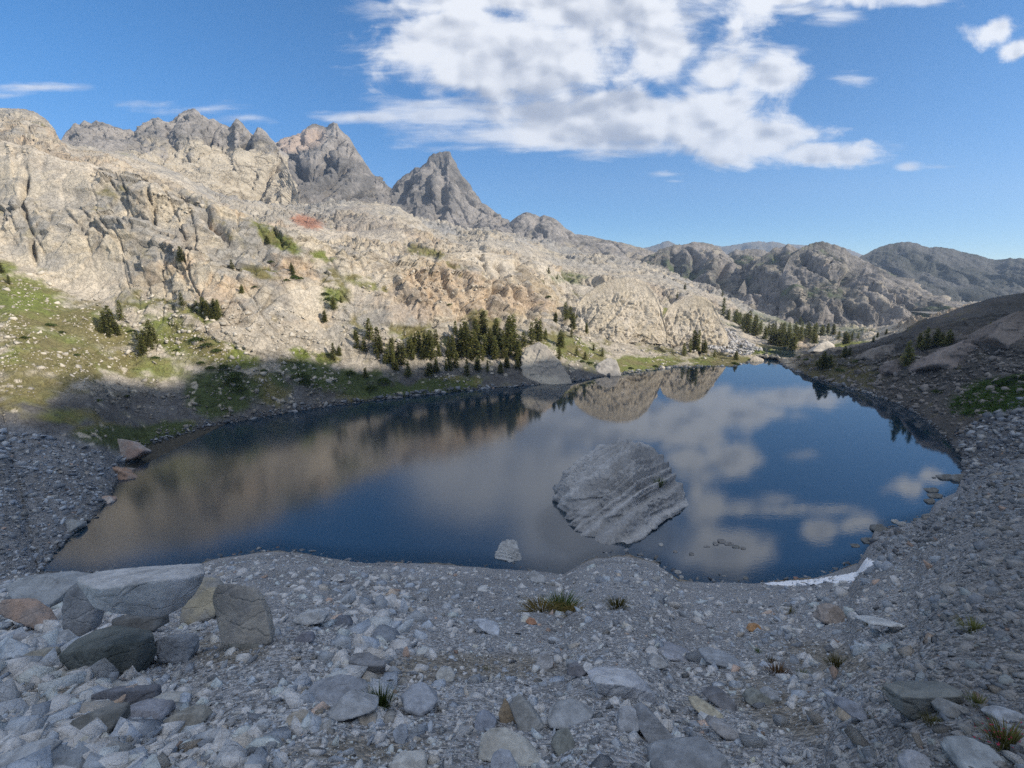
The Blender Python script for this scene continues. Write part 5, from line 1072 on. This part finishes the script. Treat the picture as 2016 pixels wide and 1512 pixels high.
for i, (x, y, wpx) in enumerate(SHR):
    if i < 4: o = mesh_np('shrub', *shrub(40 + i)[:2], M_SHRUB, shrub(40 + i)[2]); shp.append(o)
    else: o = shp[i % 4].copy(); COL.objects.link(o)
    P1, _ = hit(x, y, RS[4]); r = wpx * P1[1] / F * .5; o.location = Vector(P1) - Vector((0, 0, .1 * r)); o.scale = (r * R2.uniform(.9, 1.3), r, r * R2.uniform(.8, 1.1)); o.rotation_euler[2] = R2.uniform(0, 6)
    zone = 'left meadow' if x < 350 and y < 712 else 'shade edge below the meadow' if x < 480 and y < 775 else 'shaded slope above the shore' if x < 780 and y > 725 else 'cliff ledges above the grove' if y < 612 else 'sunlit bank by the outlet' if x < 1600 else 'shaded right bank'
    same = [q for q in SHR if (('left meadow' if q[0] < 350 and q[1] < 712 else 'shade edge below the meadow' if q[0] < 480 and q[1] < 775 else 'shaded slope above the shore' if q[0] < 780 and q[1] > 725 else 'cliff ledges above the grove' if q[1] < 612 else 'sunlit bank by the outlet' if q[0] < 1600 else 'shaded right bank') == zone)]
    rk = sorted(same).index((x, y, wpx)); num = ['leftmost', 'second from left', 'third from left', 'fourth from left', 'fifth from left', 'sixth from left', 'seventh from left', 'eighth from left', 'ninth from left', 'tenth from left', 'eleventh from left', 'twelfth from left', 'thirteenth from left'][min(rk, 12)]
    put_tag(o, f'{num} low green shrub on the {zone}', 'shrub', 'low shrubs on the slopes')
# the willow thicket on the right bank: one mass nobody could count
px, P_, rc = sample([(1870,800),(1900,770),(1950,748),(2040,735),(2040,800),(1980,812),(1920,822),(1880,820)], 420, R2, RS[4])
sv, sf, st_ = shrub(60); Vs, Fs, Ts = [], [], []
for i in range(len(P_)):
    s_ = R2.uniform(.5, 1.1); q = R2.uniform(0, 6.28); c, s__ = math.cos(q), math.sin(q); sel = R2.permutation(len(sf))[:90]; vv = sv[sf[sel]].reshape(-1, 3)
    Vs.append(np.stack([vv[:, 0] * c - vv[:, 1] * s__, vv[:, 0] * s__ + vv[:, 1] * c, vv[:, 2]], 1) * s_ + P_[i]); Ts.append(st_[sf[sel]].reshape(-1, 3) * np.array([.75, 1.0, .6]))
Vs = np.concatenate(Vs); put_tag(mesh_np('thicket', Vs, np.arange(len(Vs)).reshape(-1, 4), M_SHRUB, np.concatenate(Ts)), kind='stuff')

# low heath and grass clumps over the meadows: ground cover
def cover(polys, n, smin, smax, col, seed):
    Vs, Ts = [], []; rg = np.random.default_rng(seed)
    for poly, k in polys:
        px, P_, rc = sample(poly, int(n * k), rg, RS[4])
        cl = vn(P_[:, 0] / 6, P_[:, 1] / 6, P_[:, 2] / 6, 970) + .6 * vn(P_[:, 0] / 2, P_[:, 1] / 2, P_[:, 2] / 2, 971)
        for p0 in P_[cl > .0]:
            s_ = rg.uniform(smin, smax); q = rg.uniform(0, 6.28); c, s__ = math.cos(q), math.sin(q); sel = rg.permutation(len(sf))[:26]; vv = sv[sf[sel]].reshape(-1, 3)
            Vs.append(np.stack([vv[:, 0] * c - vv[:, 1] * s__, vv[:, 0] * s__ + vv[:, 1] * c, vv[:, 2] * .8], 1) * s_ + p0); Ts.append(st_[sf[sel]].reshape(-1, 3) * np.array(col) * rg.uniform(.6, 1.4))
    Vs = np.concatenate(Vs); put_tag(mesh_np('ground_cover', Vs, np.arange(len(Vs)).reshape(-1, 4), M_SHRUB, np.concatenate(Ts)), kind='stuff')
cover([([(-10,530),(130,580),(250,640),(340,690),(300,740),(120,760),(-10,720)],1.0),([(330,620),(420,650),(510,690),(500,720),(400,720),(330,700)],.5)], 900, .25, .7, (1.5, 1.25, 1.0), 5)
cover([([(360,730),(440,715),(560,705),(680,725),(900,745),(900,768),(700,780),(520,800),(420,815),(380,790)],1.0),([(160,850),(280,840),(290,868),(230,880)],.25)], 900, .25, .8, (.8, .85, .8), 6)
cover([([(1230,715),(1400,700),(1500,690),(1480,715),(1240,735)],.6),([(1130,660),(1220,690),(1180,720),(1120,690)],.4),([(1570,715),(1700,705),(1760,735),(1720,765),(1620,740)],1.0)], 500, .25, .7, (1.1, 1.0, .8), 7)
cover([([(500,430),(580,460),(630,500),(600,510),(530,470)],.4),([(620,575),(690,570),(680,615),(630,610)],.35),([(690,720),(560,690),(620,690)],.3),([(800,488),(880,492),(860,510),(810,505)],.2)], 500, .25, .7, (1.2, 1.05, .8), 8)

# ------------------------------------------------------------------ grass tufts and cushion plants among the near stones
def tuft(seed, n, spread, col, flat=0.0, flower=None):
    r = np.random.default_rng(seed); V, T, Fc = [], [], []
    for _ in range(n):
        an = r.uniform(0, 6.283); q = r.uniform() ** .6 * spread * .55; b0 = np.array([math.cos(an) * q, math.sin(an) * q, 0]); lean = q / spread * 1.5 + r.normal(0, .18)
        h = r.uniform(.5, 1.0) * (1 - flat); d = np.array([math.cos(an), math.sin(an), 0]); w_ = np.array([-math.sin(an), math.cos(an), 0]) * .018; k = len(V); c = np.array(col) * r.uniform(.55, 1.4)
        m_ = b0 + d * lean * h * .35 + np.array([0, 0, h * .6]); t_ = b0 + d * lean * h * .95 + np.array([0, 0, h * .98])
        V += [b0 - w_, b0 + w_, m_ + w_ * .8, m_ - w_ * .8, t_ + w_ * .15, t_ - w_ * .15]; T += [c * .7, c * .7, c, c, c * 1.1, c * 1.1]; Fc += [(k, k + 1, k + 2, k + 3), (k + 3, k + 2, k + 4, k + 5)]
        if flower is not None and r.uniform() < .3:
            k = len(V); u = r.normal(0, 1, 3) * .05; v = np.cross(u, r.normal(0, 1, 3)); v *= .06 / (np.linalg.norm(v) + 1e-6); clump(V, T, t_, u, v, np.array(flower) * r.uniform(.7, 1.2)); Fc.append((k, k + 1, k + 2, k + 3))
    return np.array(V, np.float32), np.array(Fc, np.int32), np.array(T, np.float32)
GR, BRN = (.075, .115, .03), (.17, .13, .04)
for i, (x, y, wpx, hpx, nb, col, fl, lab) in enumerate([
    (750,1400,56,46,320,GR,None,'dark green bushy grass tuft in the near left-centre gravel'),(1105,1205,78,34,380,GR,None,'broad green grass tuft near the shore in the middle'),(1065,1206,90,12,260,BRN,None,'brownish moss mat left of and below the green tuft'),(1128,1208,60,10,200,BRN,None,'brown fringe at the right foot of the green tuft'),
    (1215,1198,52,20,200,(.12,.11,.035),None,'olive tuft right of the broad green tuft'),(653,1378,20,16,110,GR,None,'small grass sprig behind the pale triangular slab'),(1520,1305,26,12,110,(.12,.09,.04),None,'reddish brown plant left of the bare patch at right'),(1535,1330,46,14,200,(.15,.09,.045),None,'rust and green cushion on the bare patch at right'),
    (1586,1334,26,14,130,(.11,.14,.03),None,'bright green sprig below the rust cushion'),(1668,1318,50,16,220,(.12,.11,.035),None,'wide olive moss cushion right of the bright sprig'),(1495,1286,18,10,90,GR,None,'small green tuft above the rust cushion'),(1754,1376,28,22,160,(.10,.12,.03),(.33,.04,.10),'pink-flowered plant left of the dark square-cut block'),
    (1712,1416,18,14,90,(.09,.10,.03),(.30,.04,.10),'magenta-flowered plant below the blue wedge stone'),(1990,1474,70,24,260,(.10,.10,.03),(.36,.03,.08),'crimson-flowered plant in the lower right corner'),(1838,1428,34,14,140,(.10,.10,.025),None,'olive moss under the dark square-cut block'),(1934,1392,36,14,140,(.11,.13,.035),None,'green tuft right of the dark square-cut block'),
    (1555,1210,26,14,100,(.12,.11,.03),None,'olive tuft on the upper right scree'),(1705,1232,26,12,100,(.10,.10,.03),None,'small green tuft left of the white sliver stone'),(1920,1246,50,12,160,(.11,.12,.035),None,'long green patch on the right scree'),(958,1322,20,8,70,(.12,.12,.04),None,'tiny tuft on the bare sand in the middle'),(1018,1362,14,10,70,(.11,.12,.04),None,'tiny tuft above the grey leaning stone'),
    (1296,960,30,22,200,(.07,.11,.025),None,'green plant growing on the island rock')]):
    tv_, tf_, tt_ = tuft(70 + i, nb, 1.0, col, 0, fl)
    o = mesh_np('flowering_plant' if fl else 'grass_tuft' if hpx > 13 else 'moss_cushion', tv_, tf_, M_GRASS, tt_)
    if x == 1296: p0 = np.array(at(1297, 958, 61.2)); 
    else: p0 = hit(x, y)[0]
    d = np.linalg.norm(p0 - np.array([0, 0, HC])); o.location = Vector(p0); o.scale = (wpx * d / F * .5, wpx * d / F * .4, hpx * d / F * .8)
    put_tag(o, lab, 'plant' if fl else 'grass tuft' if hpx > 13 else 'moss')
# ------------------------------------------------------------------ air: one closed box of thin haze over the whole valley
HAZE = 2.1e-4
bm = bmesh.new(); bmesh.ops.create_cube(bm, size=1.0)
for v in bm.verts: v.co = Vector((v.co.x * 7600, 1200 + v.co.y * 4000, (-470 if v.co.z < 0 else 620)))
me = bpy.data.meshes.new('haze'); bm.to_mesh(me); bm.free(); ho = bpy.data.objects.new('haze', me); COL.objects.link(ho); put_tag(ho, kind='stuff')
mh = bpy.data.materials.new('air'); mh.use_nodes = True; n = NT(mh.node_tree); n.n.clear()
vol = n.new('ShaderNodeVolumePrincipled'); vol.inputs['Density'].default_value = HAZE; vol.inputs['Color'].default_value = (.52, .70, 1.0, 1); vol.inputs['Anisotropy'].default_value = .2
om = n.new('ShaderNodeOutputMaterial'); n.l.new(vol.outputs[0], om.inputs['Volume']); me.materials.append(mh)
